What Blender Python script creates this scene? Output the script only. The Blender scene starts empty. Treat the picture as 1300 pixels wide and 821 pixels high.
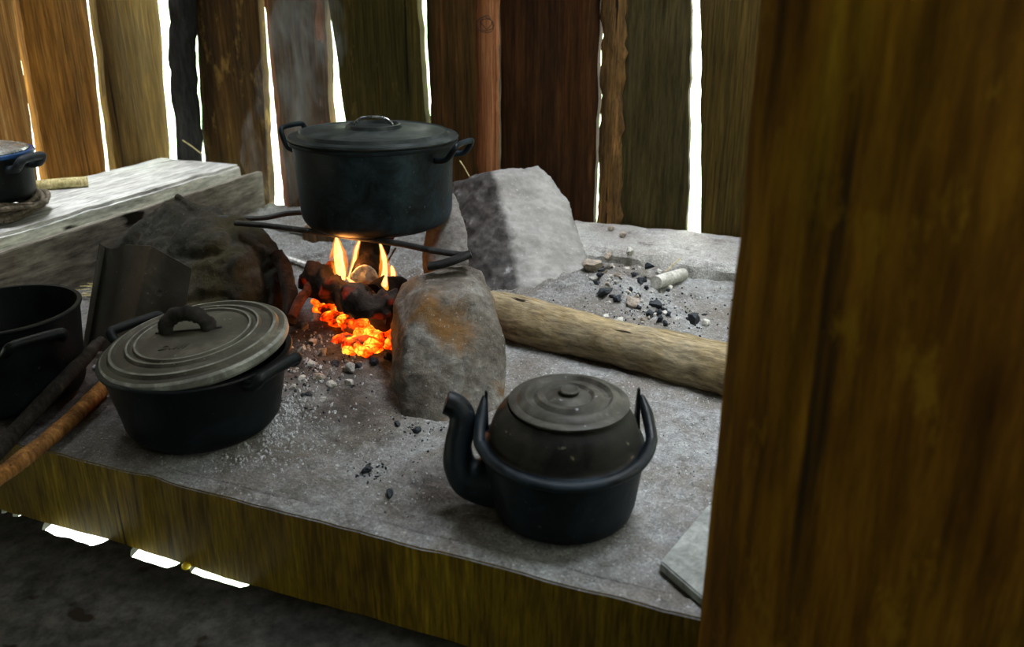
import bpy, bmesh, math, random
from mathutils import Vector, Matrix, Euler, noise
from mathutils.bvhtree import BVHTree
random.seed(7)
C = bpy.context.scene.collection
SC = bpy.context.scene
PI = math.pi

# ------------------------------------------------------------------ camera, world, light, exposure
CAM_H = 0.65; PITCH = math.radians(20); FPX = 1050.0; PCX, PCY = 650.0, 365.0
cam_d = bpy.data.cameras.new('camera'); cam = bpy.data.objects.new('camera', cam_d); C.objects.link(cam)
cam.location = (0, 0, CAM_H); cam.rotation_euler = (PI/2 - PITCH, 0, 0)
cam_d.sensor_width = 36; cam_d.lens = FPX/1300*36; cam_d.shift_y = -(410.5-PCY)/1300; cam_d.clip_start = 0.02
cam_d.dof.use_dof = True; cam_d.dof.focus_distance = 1.45; cam_d.dof.aperture_fstop = 4.0
SC.camera = cam
SC.view_settings.view_transform = 'Standard'; SC.view_settings.look = 'None'
SC.view_settings.gamma = 1.0; SC.view_settings.use_curve_mapping = False
SC.view_settings.exposure = -0.15

# hearth frame: A runs along the front board and the rear wall, B runs away from the viewer
AX = Vector((.932, -.363, 0)).normalized(); BX = Vector((-AX.y, AX.x, 0)); OR = Vector((-.689, 1.103, 0))
YAW = math.atan2(AX.y, AX.x)
WALL_B = 1.235; LEFT_A = -.885; FLOOR_Z = -.136
def W(a, b, z=0.0): return OR + AX*a + BX*b + Vector((0, 0, z))
def AB(p):
    d = Vector((p[0], p[1], 0)) - OR
    return d.dot(AX), d.dot(BX)
def ray(u, v):
    x = (u-PCX)/FPX; y = -(v-PCY)/FPX; c, s = math.cos(PITCH), math.sin(PITCH)
    return Vector((x, c + y*s, -s + y*c))
def atz(u, v, z=0.0):
    d = ray(u, v); t = (z-CAM_H)/d.z
    return Vector((d.x*t, d.y*t, z))
def aty(u, v, y):
    d = ray(u, v); t = y/d.y
    return Vector((d.x*t, y, CAM_H + d.z*t))

world = bpy.data.worlds.new('overcast_daylight'); SC.world = world; world.use_nodes = True
wn = world.node_tree; bgn = wn.nodes['Background']
tc = wn.nodes.new('ShaderNodeTexCoord'); nz = wn.nodes.new('ShaderNodeTexNoise'); nz.inputs['Scale'].default_value = 5
rp = wn.nodes.new('ShaderNodeValToRGB')
rp.color_ramp.elements[0].position = .42; rp.color_ramp.elements[0].color = (.75, 1.0, .62, 1)
rp.color_ramp.elements[1].position = .6; rp.color_ramp.elements[1].color = (1, 1, .96, 1)
wn.links.new(tc.outputs['Generated'], nz.inputs['Vector']); wn.links.new(nz.outputs['Fac'], rp.inputs['Fac'])
wn.links.new(rp.outputs['Color'], bgn.inputs['Color']); bgn.inputs['Strength'].default_value = 7.0

def area(name, loc, target, sx, sy, power, col):
    d = bpy.data.lights.new(name, 'AREA'); d.shape = 'RECTANGLE'; d.size = sx; d.size_y = sy; d.energy = power; d.color = col
    o = bpy.data.objects.new(name, d); C.objects.link(o); o.location = loc
    o.rotation_euler = (Vector(target)-Vector(loc)).to_track_quat('-Z', 'Y').to_euler(); return o
# daylight through the doorway in the side wall, through the eaves gap, and through the far doorway; plus added fill lamps
area('doorway_daylight', W(1.75, .45, .95), W(-.9, .7, .4), .5, 1.1, 2.0, (1, .93, .8)).data.spread = math.radians(110)
area('overhead_fill', W(.80, .95, 1.9), W(.72, .93, 0), .5, .35, 11.0, (.95, .98, 1)).data.spread = math.radians(75)  # added lamp under the closed ceiling, brightens ledge, boulder and ash
area('side_eaves_daylight', W(-.72, .85, 1.9), W(-.66, .75, 0), .25, 1.0, 7.0, (.95, .98, 1)).data.spread = math.radians(60)
area('right_ash_fill', W(1.25, .3, 1.85), W(.98, .25, 0), .4, .4, 3.2, (.88, .95, 1)).data.spread = math.radians(45)  # added lamp in mid-room, lifts the ash at the right
area('gap_daylight', W(.80, 1.50, .75), W(.72, 1.05, .05), .5, .5, 10.0, (1, 1, .95)).data.spread = math.radians(90)
area('post_fill', W(1.78, -.6, 1.05), W(.9, -.1, .5), .2, .9, 1.1, (1, .96, .85)).data.spread = math.radians(100)  # added lamp to brighten the post, no window known here
area('rear_door_daylight', W(1.4, -2.3, 1.0), W(.4, .3, .2), .2, 1.4, .22, (.85, .94, 1))

# ------------------------------------------------------------------ mesh helpers
def link_mesh(name, bm, mat, parent=None, sharp=38, smooth=True):
    if smooth:
        for f in bm.faces: f.smooth = True
        for e in bm.edges:
            if len(e.link_faces) == 2 and e.calc_face_angle(0) > math.radians(sharp): e.smooth = False
    me = bpy.data.meshes.new(name); bm.to_mesh(me); bm.free()
    for m in (mat if isinstance(mat, (list, tuple)) else [mat]): me.materials.append(m)
    o = bpy.data.objects.new(name, me); C.objects.link(o)
    if parent is not None: o.parent = parent
    return o
def empty(name, loc=(0, 0, 0), rot=(0, 0, 0)):
    o = bpy.data.objects.new(name, None); o.empty_display_size = .05; C.objects.link(o)
    o.location = loc; o.rotation_euler = rot; return o
def tag(o, label=None, cat=None, group=None, kind=None):
    if label: o['label'] = label
    if cat: o['category'] = cat
    if group: o['group'] = group
    if kind: o['kind'] = kind
    return o
def recentre(o, base=None):
    me = o.data
    if base is None:
        xs = [v.co for v in me.vertices]
        base = Vector(((min(v.x for v in xs)+max(v.x for v in xs))/2, (min(v.y for v in xs)+max(v.y for v in xs))/2, min(v.z for v in xs)))
    me.transform(Matrix.Translation(-Vector(base))); o.location = base; return o
def lathe(prof, seg=72, bm=None, dent=0.0, seed=0):
    bm = bm or bmesh.new(); rings = []
    for r, z in prof:
        if r < 1e-5: rings.append([bm.verts.new((0, 0, z))])
        else:
            ring = []
            for k in range(seg):
                t = 2*PI*k/seg
                rr = r*(1 + dent*noise.noise(Vector((math.cos(t)*1.5+seed, math.sin(t)*1.5, z*9))))
                ring.append(bm.verts.new((rr*math.cos(t), rr*math.sin(t), z + dent*.15*r/.1*noise.noise(Vector((math.cos(t)*2, math.sin(t)*2+seed, 3))))))
            rings.append(ring)
    for p, q in zip(rings, rings[1:]):
        if len(p) == 1 and len(q) == 1: continue
        for k in range(seg):
            k2 = (k+1) % seg
            if len(p) == 1: bm.faces.new((p[0], q[k], q[k2]))
            elif len(q) == 1: bm.faces.new((p[k], q[0], p[k2]))
            else: bm.faces.new((p[k], q[k], q[k2], p[k2]))
    bmesh.ops.recalc_face_normals(bm, faces=bm.faces); return bm
def spline(pts, n=8):
    pts = [Vector(p) for p in pts]; out = []
    for i in range(len(pts)-1):
        p0 = pts[max(i-1, 0)]; p1 = pts[i]; p2 = pts[i+1]; p3 = pts[min(i+2, len(pts)-1)]
        for k in range(n):
            t = k/n
            out.append(.5*((2*p1)+(p2-p0)*t+(2*p0-5*p1+4*p2-p3)*t*t+(3*p1-p0-3*p2+p3)*t**3))
    out.append(pts[-1]); return out
def tube(pts, rad, seg=12, bm=None, flat=1.0, flat_axis=None, rough=0.0, seed=0.0, freq=20, caps=True, closed=False):
    """tube along pts; rad number or list; flat squashes the section across flat_axis"""
    bm = bm or bmesh.new(); pts = [Vector(p) for p in pts]; n = len(pts); rings = []
    prev = None
    for i, p in enumerate(pts):
        if closed: d = pts[(i+1) % n]-pts[i-1]
        else: d = (pts[min(i+1, n-1)]-pts[max(i-1, 0)])
        d = d.normalized()
        if flat_axis is not None: x = Vector(flat_axis)-d*d.dot(Vector(flat_axis))
        elif prev is None: x = d.orthogonal()
        else: x = prev - d*prev.dot(d)
        if x.length < 1e-4: x = d.orthogonal()
        x.normalize(); prev = x; y = d.cross(x)
        r = rad[min(i, len(rad)-1)] if isinstance(rad, (list, tuple)) else rad
        ring = []
        for k in range(seg):
            t = 2*PI*k/seg; v = x*math.cos(t)*flat + y*math.sin(t)
            rr = r
            if rough: rr = r*(1+rough*noise.fractal(Vector((p + v*r)*freq)+Vector((seed, seed*2, 0)), .8, 2.1, 4))
            ring.append(bm.verts.new(p + v*rr))
        rings.append(ring)
    m = n if closed else n-1
    for i in range(m):
        a, b = rings[i], rings[(i+1) % n]
        for k in range(seg):
            k2 = (k+1) % seg; bm.faces.new((a[k], a[k2], b[k2], b[k]))
    if caps and not closed:
        bm.faces.new(list(reversed(rings[0]))); bm.faces.new(rings[-1])
    bmesh.ops.recalc_face_normals(bm, faces=bm.faces); return bm
def resample(pts, step):
    pts = [Vector(p) for p in pts]; out = [pts[0]]
    for a, b in zip(pts, pts[1:]):
        n = max(1, int((b-a).length/step))
        for k in range(1, n+1): out.append(a.lerp(b, k/n))
    return out
def box(x0, x1, y0, y1, z0, z1, bm=None, M=None):
    bm = bm or bmesh.new()
    vs = [bm.verts.new(Vector((x, y, z)) if M is None else M @ Vector((x, y, z))) for z in (z0, z1) for y in (y0, y1) for x in (x0, x1)]
    for f in ((0, 2, 3, 1), (4, 5, 7, 6), (0, 1, 5, 4), (2, 6, 7, 3), (0, 4, 6, 2), (1, 3, 7, 5)): bm.faces.new([vs[i] for i in f])
    return bm
def remeshed(bm, voxel):
    """closed hull -> even voxel skin"""
    me = bpy.data.meshes.new('tmp'); bm.to_mesh(me); bm.free()
    o = bpy.data.objects.new('tmp', me); C.objects.link(o)
    m = o.modifiers.new('r', 'REMESH'); m.mode = 'VOXEL'; m.voxel_size = voxel
    dg = bpy.context.evaluated_depsgraph_get(); ev = o.evaluated_get(dg)
    out = bmesh.new(); out.from_mesh(ev.to_mesh()); ev.to_mesh_clear()
    bpy.data.objects.remove(o); bpy.data.meshes.remove(me); return out
def rock(name, pts, mat, voxel=.008, smooth=4, amp=.008, freq=9, fine=.0016, seed=0.0, ridge=0.0, parent=None):
    bm = bmesh.new()
    for p in pts: bm.verts.new(p)
    r = bmesh.ops.convex_hull(bm, input=bm.verts)
    bmesh.ops.delete(bm, geom=[g for g in r['geom_interior'] if isinstance(g, bmesh.types.BMVert)], context='VERTS')
    bm = remeshed(bm, voxel)
    for _ in range(smooth): bmesh.ops.smooth_vert(bm, verts=bm.verts, factor=.5, use_axis_x=True, use_axis_y=True, use_axis_z=True)
    bm.normal_update(); s = Vector((seed, seed*1.7, seed*.3)); dl = []
    for v in bm.verts:
        h = amp*noise.fractal(v.co*freq + s, .9, 2.0, 4)
        if ridge: h -= ridge*max(0, 1-abs(noise.noise(v.co*freq*.8 + s*2))*7)
        h += fine*noise.fractal(v.co*90 + s, .7, 2.0, 3)
        dl.append((v, v.normal*h))
    for v, d in dl: v.co += d
    o = link_mesh(name, bm, mat, parent, sharp=80); return o
def plank_mesh(a0t, a1t, a0b, a1b, z0, z1, zt, b0, thick, axis='A', seed=0.0, wavy=.004, side_l=0.0, side_r=0.0, bow=.004):
    """upright board: edges given at height zt (t) and at z0 (b), run along A (right wall) or B (left wall).
    side_l/side_r widen the outer face so the edge leans outwards (waney edge)."""
    bm = bmesh.new(); nz_ = 70; nx = 12; front = []; back = []
    for i in range(nz_+1):
        z = z0 + (z1-z0)*i/nz_; t = (z-z0)/(zt-z0); fr = []; bk = []
        l = a0b+(a0t-a0b)*t + wavy*noise.fractal(Vector((seed, z*7, 0)), .8, 2, 4)
        r = a1b+(a1t-a1b)*t + wavy*noise.fractal(Vector((seed+9, z*7, 0)), .8, 2, 4)
        for k in range(nx+1):
            s = k/nx; a = l+(r-l)*s
            d = bow*noise.fractal(Vector((a*14+seed, z*3.0, 2)), .8, 2, 3) + .0012*noise.noise(Vector((a*90+seed, z*12, 2)))
            edge = min(s, 1-s)*(r-l); round_ = .006*max(0, 1-edge/.012)**2
            fr.append((a, b0 + d + round_, z))
            s2 = k/nx; a2 = (l-side_l)+((r+side_r)-(l-side_l))*s2
            bk.append((a2 + .003*noise.noise(Vector((seed+k*3, z*15, 5))) if k in (0, nx) else a2, b0 + thick, z))
        front.append(fr); back.append(bk)
    def P(q):
        a, b, z = q
        return W(a, b, z) if axis == 'A' else W(LEFT_A - (b-WALL_B), a, z)
    F = [[bm.verts.new(P(q)) for q in row] for row in front]; K = [[bm.verts.new(P(q)) for q in row] for row in back]
    for i in range(nz_):
        for k in range(nx):
            bm.faces.new((F[i][k], F[i][k+1], F[i+1][k+1], F[i+1][k])); bm.faces.new((K[i][k+1], K[i][k], K[i+1][k], K[i+1][k+1]))
        bm.faces.new((F[i][0], F[i+1][0], K[i+1][0], K[i][0])); bm.faces.new((F[i][nx], K[i][nx], K[i+1][nx], F[i+1][nx]))
    for k in range(nx):
        bm.faces.new((F[0][k+1], F[0][k], K[0][k], K[0][k+1])); bm.faces.new((F[nz_][k], F[nz_][k+1], K[nz_][k+1], K[nz_][k]))
    bmesh.ops.recalc_face_normals(bm, faces=bm.faces); return bm

# ------------------------------------------------------------------ materials
def mat_base(name, rough=.8, metal=0.0, spec=.4):
    m = bpy.data.materials.new(name); m.use_nodes = True; nt = m.node_tree; b = nt.nodes['Principled BSDF']
    b.inputs['Roughness'].default_value = rough; b.inputs['Metallic'].default_value = metal; b.inputs['Specular IOR Level'].default_value = spec
    return m, nt, b
def ramp(nt, src, stops):
    r = nt.nodes.new('ShaderNodeValToRGB'); e = r.color_ramp.elements
    while len(e) < len(stops): e.new(.5)
    for i, (p, c) in enumerate(stops): e[i].position = p; e[i].color = (*c, 1) if len(c) == 3 else c
    nt.links.new(src, r.inputs['Fac']); return r.outputs['Color']
def noise_tex(nt, scale, vec=None, detail=6, rough=.6, dist=0.0):
    n = nt.nodes.new('ShaderNodeTexNoise'); n.inputs['Scale'].default_value = scale; n.inputs['Detail'].default_value = detail
    n.inputs['Roughness'].default_value = rough; n.inputs['Distortion'].default_value = dist
    if vec is not None: nt.links.new(vec, n.inputs['Vector'])
    return n.outputs['Fac']
def coords(nt, scale=(1, 1, 1), rot=(0, 0, 0), loc=(0, 0, 0)):
    t = nt.nodes.new('ShaderNodeTexCoord'); m = nt.nodes.new('ShaderNodeMapping')
    m.inputs['Scale'].default_value = scale; m.inputs['Rotation'].default_value = rot; m.inputs['Location'].default_value = loc
    nt.links.new(t.outputs['Object'], m.inputs['Vector']); return m.outputs['Vector']
def mix(nt, fac, a, b, mode='MIX'):
    m = nt.nodes.new('ShaderNodeMix'); m.data_type = 'RGBA'; m.blend_type = mode
    for sock, v in ((m.inputs[0], fac), (m.inputs[6], a), (m.inputs[7], b)):
        if isinstance(v, (int, float)): sock.default_value = v
        elif isinstance(v, tuple): sock.default_value = (*v, 1) if len(v) == 3 else v
        else: nt.links.new(v, sock)
    return m.outputs[2]
def bump(nt, b, height, strength=.5, dist=.004):
    n = nt.nodes.new('ShaderNodeBump'); n.inputs['Strength'].default_value = strength; n.inputs['Distance'].default_value = dist
    nt.links.new(height, n.inputs['Height']); nt.links.new(n.outputs['Normal'], b.inputs['Normal'])
def wood(name, c1, c2, c3=None, grain=(38, 38, 2.2), rough=.8, stain=(.02, .012, .006), stain_amt=.5, bumpy=.5, seed=0.0, rot=(0, 0, 0), spec=.1, patch=None):
    m, nt, b = mat_base(name, rough, 0, spec)
    v = coords(nt, grain, rot, (seed, seed, seed)); g = noise_tex(nt, 1.0, v, 8, .65, .4)
    col = ramp(nt, g, [(.3, c1), (.55, c2), (.78, c3 or c2)])
    v2 = coords(nt, (9, 9, 3), rot, (seed*2, 0, seed)); s = noise_tex(nt, 1.0, v2, 6, .7)
    sr = ramp(nt, s, [(.42, (0, 0, 0)), (.7, (stain_amt,)*3)])
    col = mix(nt, sr, col, stain)
    fg = noise_tex(nt, 1.0, coords(nt, (grain[0]*5, grain[1]*5, grain[2]*3), rot, (seed, 1, 2)), 6, .7)
    col = mix(nt, 1.0, col, ramp(nt, fg, [(.28, (.3,)*3), (.5, (.95,)*3), (.72, (1.7,)*3)]), 'MULTIPLY')
    ck = noise_tex(nt, 1.0, coords(nt, (grain[0]*1.6, grain[1]*1.6, grain[2]*.45), rot, (2, seed, 2)), 3, .5)
    ckr = ramp(nt, ck, [(.30, (1,)*3), (.335, (0,)*3)]); col = mix(nt, ckr, col, (.012, .008, .005))
    if patch:
        p = noise_tex(nt, 24, coords(nt, (1, 1, .35), rot, (seed, 5, 1)), 5, .7)
        col = mix(nt, ramp(nt, p, [(.56, (0, 0, 0)), (.66, (.8,)*3)]), col, patch)
    nt.links.new(col, b.inputs['Base Color']); bump(nt, b, mix(nt, .5, g, fg), bumpy, .004); return m
def stone(name, c1, c2, c3, scale=9, rough=.9, bumpy=.6, speck=None, stain=None, mottle=1.0, spec=.25):
    m, nt, b = mat_base(name, rough, 0, spec)
    n = noise_tex(nt, scale, coords(nt), 9, .65, .3); col = ramp(nt, n, [(.32, c1), (.5, c2), (.68, c3)])
    md_ = noise_tex(nt, scale*4.5, coords(nt, loc=(1, 5, 2)), 8, .75, .6); col = mix(nt, 1.0, col, ramp(nt, md_, [(.3, (1-.5*mottle,)*3), (.5, (1,)*3), (.72, (1+.55*mottle,)*3)]), 'MULTIPLY')
    if stain:
        s = noise_tex(nt, scale*.6, coords(nt, loc=(3, 7, 2)), 5, .6); col = mix(nt, ramp(nt, s, [(.5, (0, 0, 0)), (.62, (.85,)*3)]), col, stain)
    f = noise_tex(nt, 140, coords(nt), 4, .7)
    if speck: col = mix(nt, ramp(nt, f, [(.62, (0, 0, 0)), (.72, (.8,)*3)]), col, speck)
    nt.links.new(col, b.inputs['Base Color'])
    h = mix(nt, .35, md_, f); bump(nt, b, h, bumpy, .010); return m, nt, b, col
def sooty(name, base=(.012, .013, .014), hi=(.05, .06, .065), rough=.5, metal=.1, scale=14, speck=(.16, .17, .17), amt=.6, spec=.15):
    m, nt, b = mat_base(name, rough, metal, spec)
    n = noise_tex(nt, scale, coords(nt), 8, .7, .5); col = ramp(nt, n, [(.38, base), (.52, tuple((p_+q_)*.4 for p_, q_ in zip(base, hi))), (.66, hi), (.75, tuple(q_*1.7 for q_ in hi))])
    s = noise_tex(nt, 95, coords(nt), 5, .6); col = mix(nt, ramp(nt, s, [(.66, (0, 0, 0)), (.74, (amt,)*3)]), col, speck)
    nt.links.new(col, b.inputs['Base Color'])
    nt.links.new(ramp(nt, n, [(.35, (rough-.1,)*3), (.7, (rough+.2,)*3)]), b.inputs['Roughness']); bump(nt, b, mix(nt, .5, n, s), .35, .0025); return m

M = {}
M['plank_orange'] = wood('plank_orange', (.13, .05, .009), (.27, .115, .02), (.36, .17, .04), stain=(.07, .035, .012), stain_amt=.55, seed=1)
M['plank_pale'] = wood('plank_pale', (.2, .085, .02), (.36, .17, .045), (.6, .4, .17), stain=(.08, .04, .015), seed=4, grain=(60, 60, 2))
M['plank_olive_brown'] = wood('plank_olive_brown', (.05, .027, .006), (.1, .054, .011), (.15, .084, .02), stain=(.06, .04, .02), seed=7)
M['plank_mottled'] = wood('plank_mottled', (.035, .02, .008), (.09, .048, .014), (.18, .1, .03), stain=(.015, .012, .01), stain_amt=.8, seed=11, patch=(.24, .15, .04))
M['plank_smoked'] = wood('plank_smoked', (.05, .03, .016), (.11, .07, .035), (.25, .11, .04), stain=(.05, .04, .03), seed=15)
M['plank_green'] = wood('plank_green', (.03, .028, .007), (.065, .05, .012), (.1, .065, .018), stain=(.03, .03, .012), seed=21, patch=(.13, .09, .025))
M['plank_red'] = wood('plank_red', (.03, .02, .007), (.08, .04, .012), (.15, .06, .02), stain=(.03, .014, .008), seed=27)
M['plank_dark_red'] = wood('plank_dark_red', (.014, .005, .002), (.045, .017, .005), (.12, .048, .012), stain=(.008, .005, .003), stain_amt=.8, seed=33, grain=(30, 30, 2))
M['plank_grey_olive'] = wood('plank_grey_olive', (.018, .014, .005), (.04, .03, .010), (.075, .058, .022), stain=(.05, .04, .02), seed=39, grain=(24, 24, 3))
M['plank_tan'] = wood('plank_tan', (.028, .019, .005), (.06, .039, .009), (.1, .06, .016), stain=(.06, .04, .012), seed=45)
M['bark'] = wood('bark', (.015, .015, .016), (.04, .04, .04), (.09, .085, .08), stain=(.02, .02, .022), seed=51, grain=(30, 30, 4), rough=.75, bumpy=1)
M['lit_edge_wood'] = wood('lit_edge_wood', (.12, .045, .018), (.28, .11, .045), (.45, .22, .11), stain=(.2, .07, .03), seed=55, grain=(50, 50, 2))  # the light on the plank edges is put into this orange
M['brown_bark'] = wood('brown_bark', (.04, .025, .012), (.14, .075, .025), (.4, .19, .06), stain=(.02, .015, .01), seed=57, grain=(60, 60, 5), rough=.85, bumpy=1)
M['post_wood'] = wood('post_wood', (.06, .022, .002), (.17, .078, .006), (.34, .21, .016), stain=(.05, .018, .004), stain_amt=.75, seed=61, grain=(11, 11, 1.6), rough=.85, bumpy=.3, patch=(.19, .1, .008), spec=.08)
M['board_green'] = wood('board_green', (.06, .034, .002), (.15, .095, .005), (.25, .175, .009), stain=(.05, .025, .006), seed=66, grain=(45, 45, 5), rough=.6, stain_amt=.8)
M['grey_wood'] = wood('grey_wood', (.13, .115, .1), (.22, .2, .175), (.33, .3, .26), stain=(.09, .075, .06), seed=71, grain=(30, 3, 30), rough=.85, rot=(0, 0, 0))
M['bench_wood'] = wood('bench_wood', (.42, .42, .42), (.62, .62, .61), (.74, .74, .73), stain=(.22, .2, .18), seed=75, grain=(28, 2.5, 28), rough=.8, stain_amt=.35)
M['floor_wood'] = wood('floor_wood', (.018, .017, .015), (.042, .04, .036), (.07, .066, .058), stain=(.03, .028, .025), seed=81, grain=(9, 9, 9), rough=.9)
M['log_wood'] = wood('log_wood', (.11, .08, .035), (.22, .165, .085), (.31, .25, .15), stain=(.22, .2, .16), stain_amt=.7, seed=85, grain=(6, 40, 40), rough=.85)
M['shell_wood'] = wood('shell_wood', (.03, .02, .01), (.06, .04, .02), seed=91)
M['stick_wood'] = wood('stick_wood', (.12, .05, .015), (.28, .13, .035), (.4, .21, .07), stain=(.03, .02, .015), stain_amt=.6, seed=95, grain=(40, 40, 8))
M['dark_stick'] = wood('dark_stick', (.012, .01, .009), (.03, .026, .022), (.06, .05, .04), stain=(.01, .01, .01), seed=93)
M['bamboo'] = wood('bamboo', (.42, .36, .16), (.6, .52, .27), (.7, .62, .38), stain=(.35, .25, .1), seed=97, grain=(40, 40, 6))
M['pale_stone'] = None
M['iron'] = sooty('iron', (.012, .012, .013), (.05, .05, .052), .5, .3, 30)
M['soot_blue'] = sooty('soot_blue', (.002, .003, .004), (.02, .036, .05), .45, 0, 16, (.1, .14, .16), .6)
M['soot_pot'] = sooty('soot_pot', (.0015, .002, .0025), (.007, .011, .015), .45, 0, 12, (.09, .11, .12), .4)
M['soot_lid'] = sooty('soot_lid', (.036, .034, .027), (.12, .112, .09), .5, .2, 12, (.3, .34, .33), .5)
M['grey_lid'] = sooty('grey_lid', (.02, .018, .015), (.085, .08, .066), .5, 0, 18, (.35, .38, .4), .7)
M['kettle_upper'] = sooty('kettle_upper', (.0015, .0015, .0015), (.02, .017, .013), .6, 0, 22, (.2, .17, .12), .7)
M['kettle_body'] = sooty('kettle_body', (.0015, .002, .003), (.010, .018, .026), .45, 0, 15, (.08, .11, .13), .5)
M['fire_lid'] = sooty('fire_lid', (.012, .017, .018), (.05, .06, .06), .38, .2, 10, (.12, .15, .15), .4)
M['bright_lid'] = sooty('bright_lid', (.4, .42, .42), (.75, .77, .76), .25, .8, 9, (.8, .8, .8), .4)
M['blue_enamel'] = sooty('blue_enamel', (.01, .03, .1), (.03, .1, .3), .3, .1, 9, (.1, .2, .4), .3)
M['steel'] = sooty('steel', (.25, .27, .28), (.5, .52, .53), .25, .9, 20, (.6, .6, .6), .3)
M['rag'] = sooty('rag', (.015, .013, .012), (.04, .037, .035), .95, 0, 30, (.08, .08, .08), .4, .1)
M['sheet'] = sooty('sheet', (.03, .027, .023), (.075, .07, .062), .6, .1, 9, (.2, .19, .17), .5)
M['rattan'] = wood('rattan', (.08, .065, .05), (.17, .14, .11), (.28, .24, .19), stain=(.04, .03, .02), seed=99, grain=(40, 40, 40), rough=.8)
M['charcoal'] = sooty('charcoal', (.012, .014, .017), (.04, .05, .065), .55, 0, 40, (.2, .24, .28), .7)
M['ash_lump'] = stone('ash_lump', (.3, .29, .27), (.45, .44, .41), (.62, .62, .6), 40)[0]
M['ash_white'] = stone('ash_white', (.3, .31, .32), (.45, .46, .48), (.62, .64, .66), 60)[0]
M['log_end_ash'] = stone('log_end_ash', (.55, .55, .56), (.75, .76, .78), (.9, .9, .92), 30)[0]
M['clay_lump'] = stone('clay_lump', (.16, .13, .11), (.28, .24, .2), (.4, .37, .33), 30)[0]
M['slate'] = stone('slate', (.12, .125, .12), (.19, .2, .19), (.26, .27, .26), 12)[0]
M['front_stone'] = stone('front_stone', (.04, .032, .025), (.1, .088, .075), (.2, .19, .18), 13, stain=(.15, .07, .014), speck=(.34, .33, .32))[0]
M['dark_stone'] = stone('dark_stone', (.007, .0065, .005), (.019, .018, .014), (.042, .04, .033), 10, stain=(.035, .028, .01), speck=(.11, .1, .1))[0]
M['wedge_stone'] = stone('wedge_stone', (.06, .055, .05), (.12, .11, .105), (.2, .19, .18), 14)[0]
M['yellow'] = mat_base('yellow_fruit', .4)[0]; M['yellow'].node_tree.nodes['Principled BSDF'].inputs['Base Color'].default_value = (.7, .5, .02, 1)

def char_wood(name, glow=.0, seed=0.0, red=False):
    """burning timber: black bark with ash and cracks that glow"""
    m, nt, b = mat_base(name, .9, 0, .2)
    n = noise_tex(nt, 30, coords(nt, loc=(seed, 0, 0)), 8, .7, .5)
    col = ramp(nt, n, [(.35, (.008, .006, .005)), (.6, (.045, .03, .024) if not red else (.16, .05, .03)), (.75, (.2, .16, .14))])
    nt.links.new(col, b.inputs['Base Color']); bump(nt, b, n, .9, .008)
    if glow:
        vo = nt.nodes.new('ShaderNodeTexNoise'); vo.inputs['Scale'].default_value = 22; vo.inputs['Detail'].default_value = 5
        nt.links.new(coords(nt, loc=(0, seed, 0)), vo.inputs['Vector'])
        g = ramp(nt, vo.outputs['Fac'], [(.56, (0, 0, 0)), (.66, (.6, .03, .0)), (.78, (1, .2, .01))])
        nt.links.new(g, b.inputs['Emission Color']); b.inputs['Emission Strength'].default_value = glow
    return m
M['char'] = char_wood('charred_wood', .3)
M['char_cold'] = char_wood('charred_wood_cold', 0, 4)
M['char_red'] = char_wood('burning_stick_wood', .55, 8, True)
M['log_ash_bark'] = char_wood('ash_bark', .45, 12)
def ember():
    m, nt, b = mat_base('glowing_ember', .9, 0, .1)
    v = nt.nodes.new('ShaderNodeTexVoronoi'); v.feature = 'DISTANCE_TO_EDGE'; v.inputs['Scale'].default_value = 55
    cv = coords(nt); wv = nt.nodes.new('ShaderNodeTexNoise'); wv.inputs['Scale'].default_value = 25; nt.links.new(cv, wv.inputs['Vector'])
    nt.links.new(mix(nt, .04, cv, wv.outputs['Color'], 'ADD'), v.inputs['Vector'])
    n = noise_tex(nt, 26, coords(nt, loc=(2, 2, 2)), 4, .6)
    heat = ramp(nt, n, [(.36, (.02, .0, .0)), (.45, (.75, .025, .0)), (.54, (1, .13, .004)), (.66, (1, .5, .04))])
    crack = ramp(nt, v.outputs['Distance'], [(.0, (.25,)*3), (.16, (1,)*3)])
    nt.links.new(mix(nt, 1.0, heat, crack, 'MULTIPLY'), b.inputs['Emission Color']); b.inputs['Emission Strength'].default_value = 3.2
    b.inputs['Base Color'].default_value = (.05, .03, .02, 1); return m
M['ember'] = ember()
def flame(name, core=False):
    m = bpy.data.materials.new(name); m.use_nodes = True; nt = m.node_tree; nt.nodes.clear()
    out = nt.nodes.new('ShaderNodeOutputMaterial'); em = nt.nodes.new('ShaderNodeEmission'); tr = nt.nodes.new('ShaderNodeBsdfTransparent'); mx = nt.nodes.new('ShaderNodeMixShader')
    n = noise_tex(nt, 1.0, coords(nt, (38, 38, 13)), 3, .5, .6)
    if core:
        em.inputs['Strength'].default_value = 3.2
        nt.links.new(ramp(nt, n, [(.3, (1, .42, .04)), (.5, (1, .72, .25)), (.65, (1, .93, .7))]), em.inputs['Color']); mx.inputs[0].default_value = .92
    else:
        em.inputs['Strength'].default_value = 1.5
        nt.links.new(ramp(nt, n, [(.35, (1, .1, .01)), (.6, (1, .4, .03))]), em.inputs['Color'])
        nt.links.new(ramp(nt, n, [(.38, (.12,)*3), (.62, (.8,)*3)]), mx.inputs[0])
    nt.links.new(tr.outputs[0], mx.inputs[1]); nt.links.new(em.outputs[0], mx.inputs[2]); nt.links.new(mx.outputs[0], out.inputs[0]); return m
M['flame_outer'] = flame('flame_outer'); M['flame_core'] = flame('flame_core', True)

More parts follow.
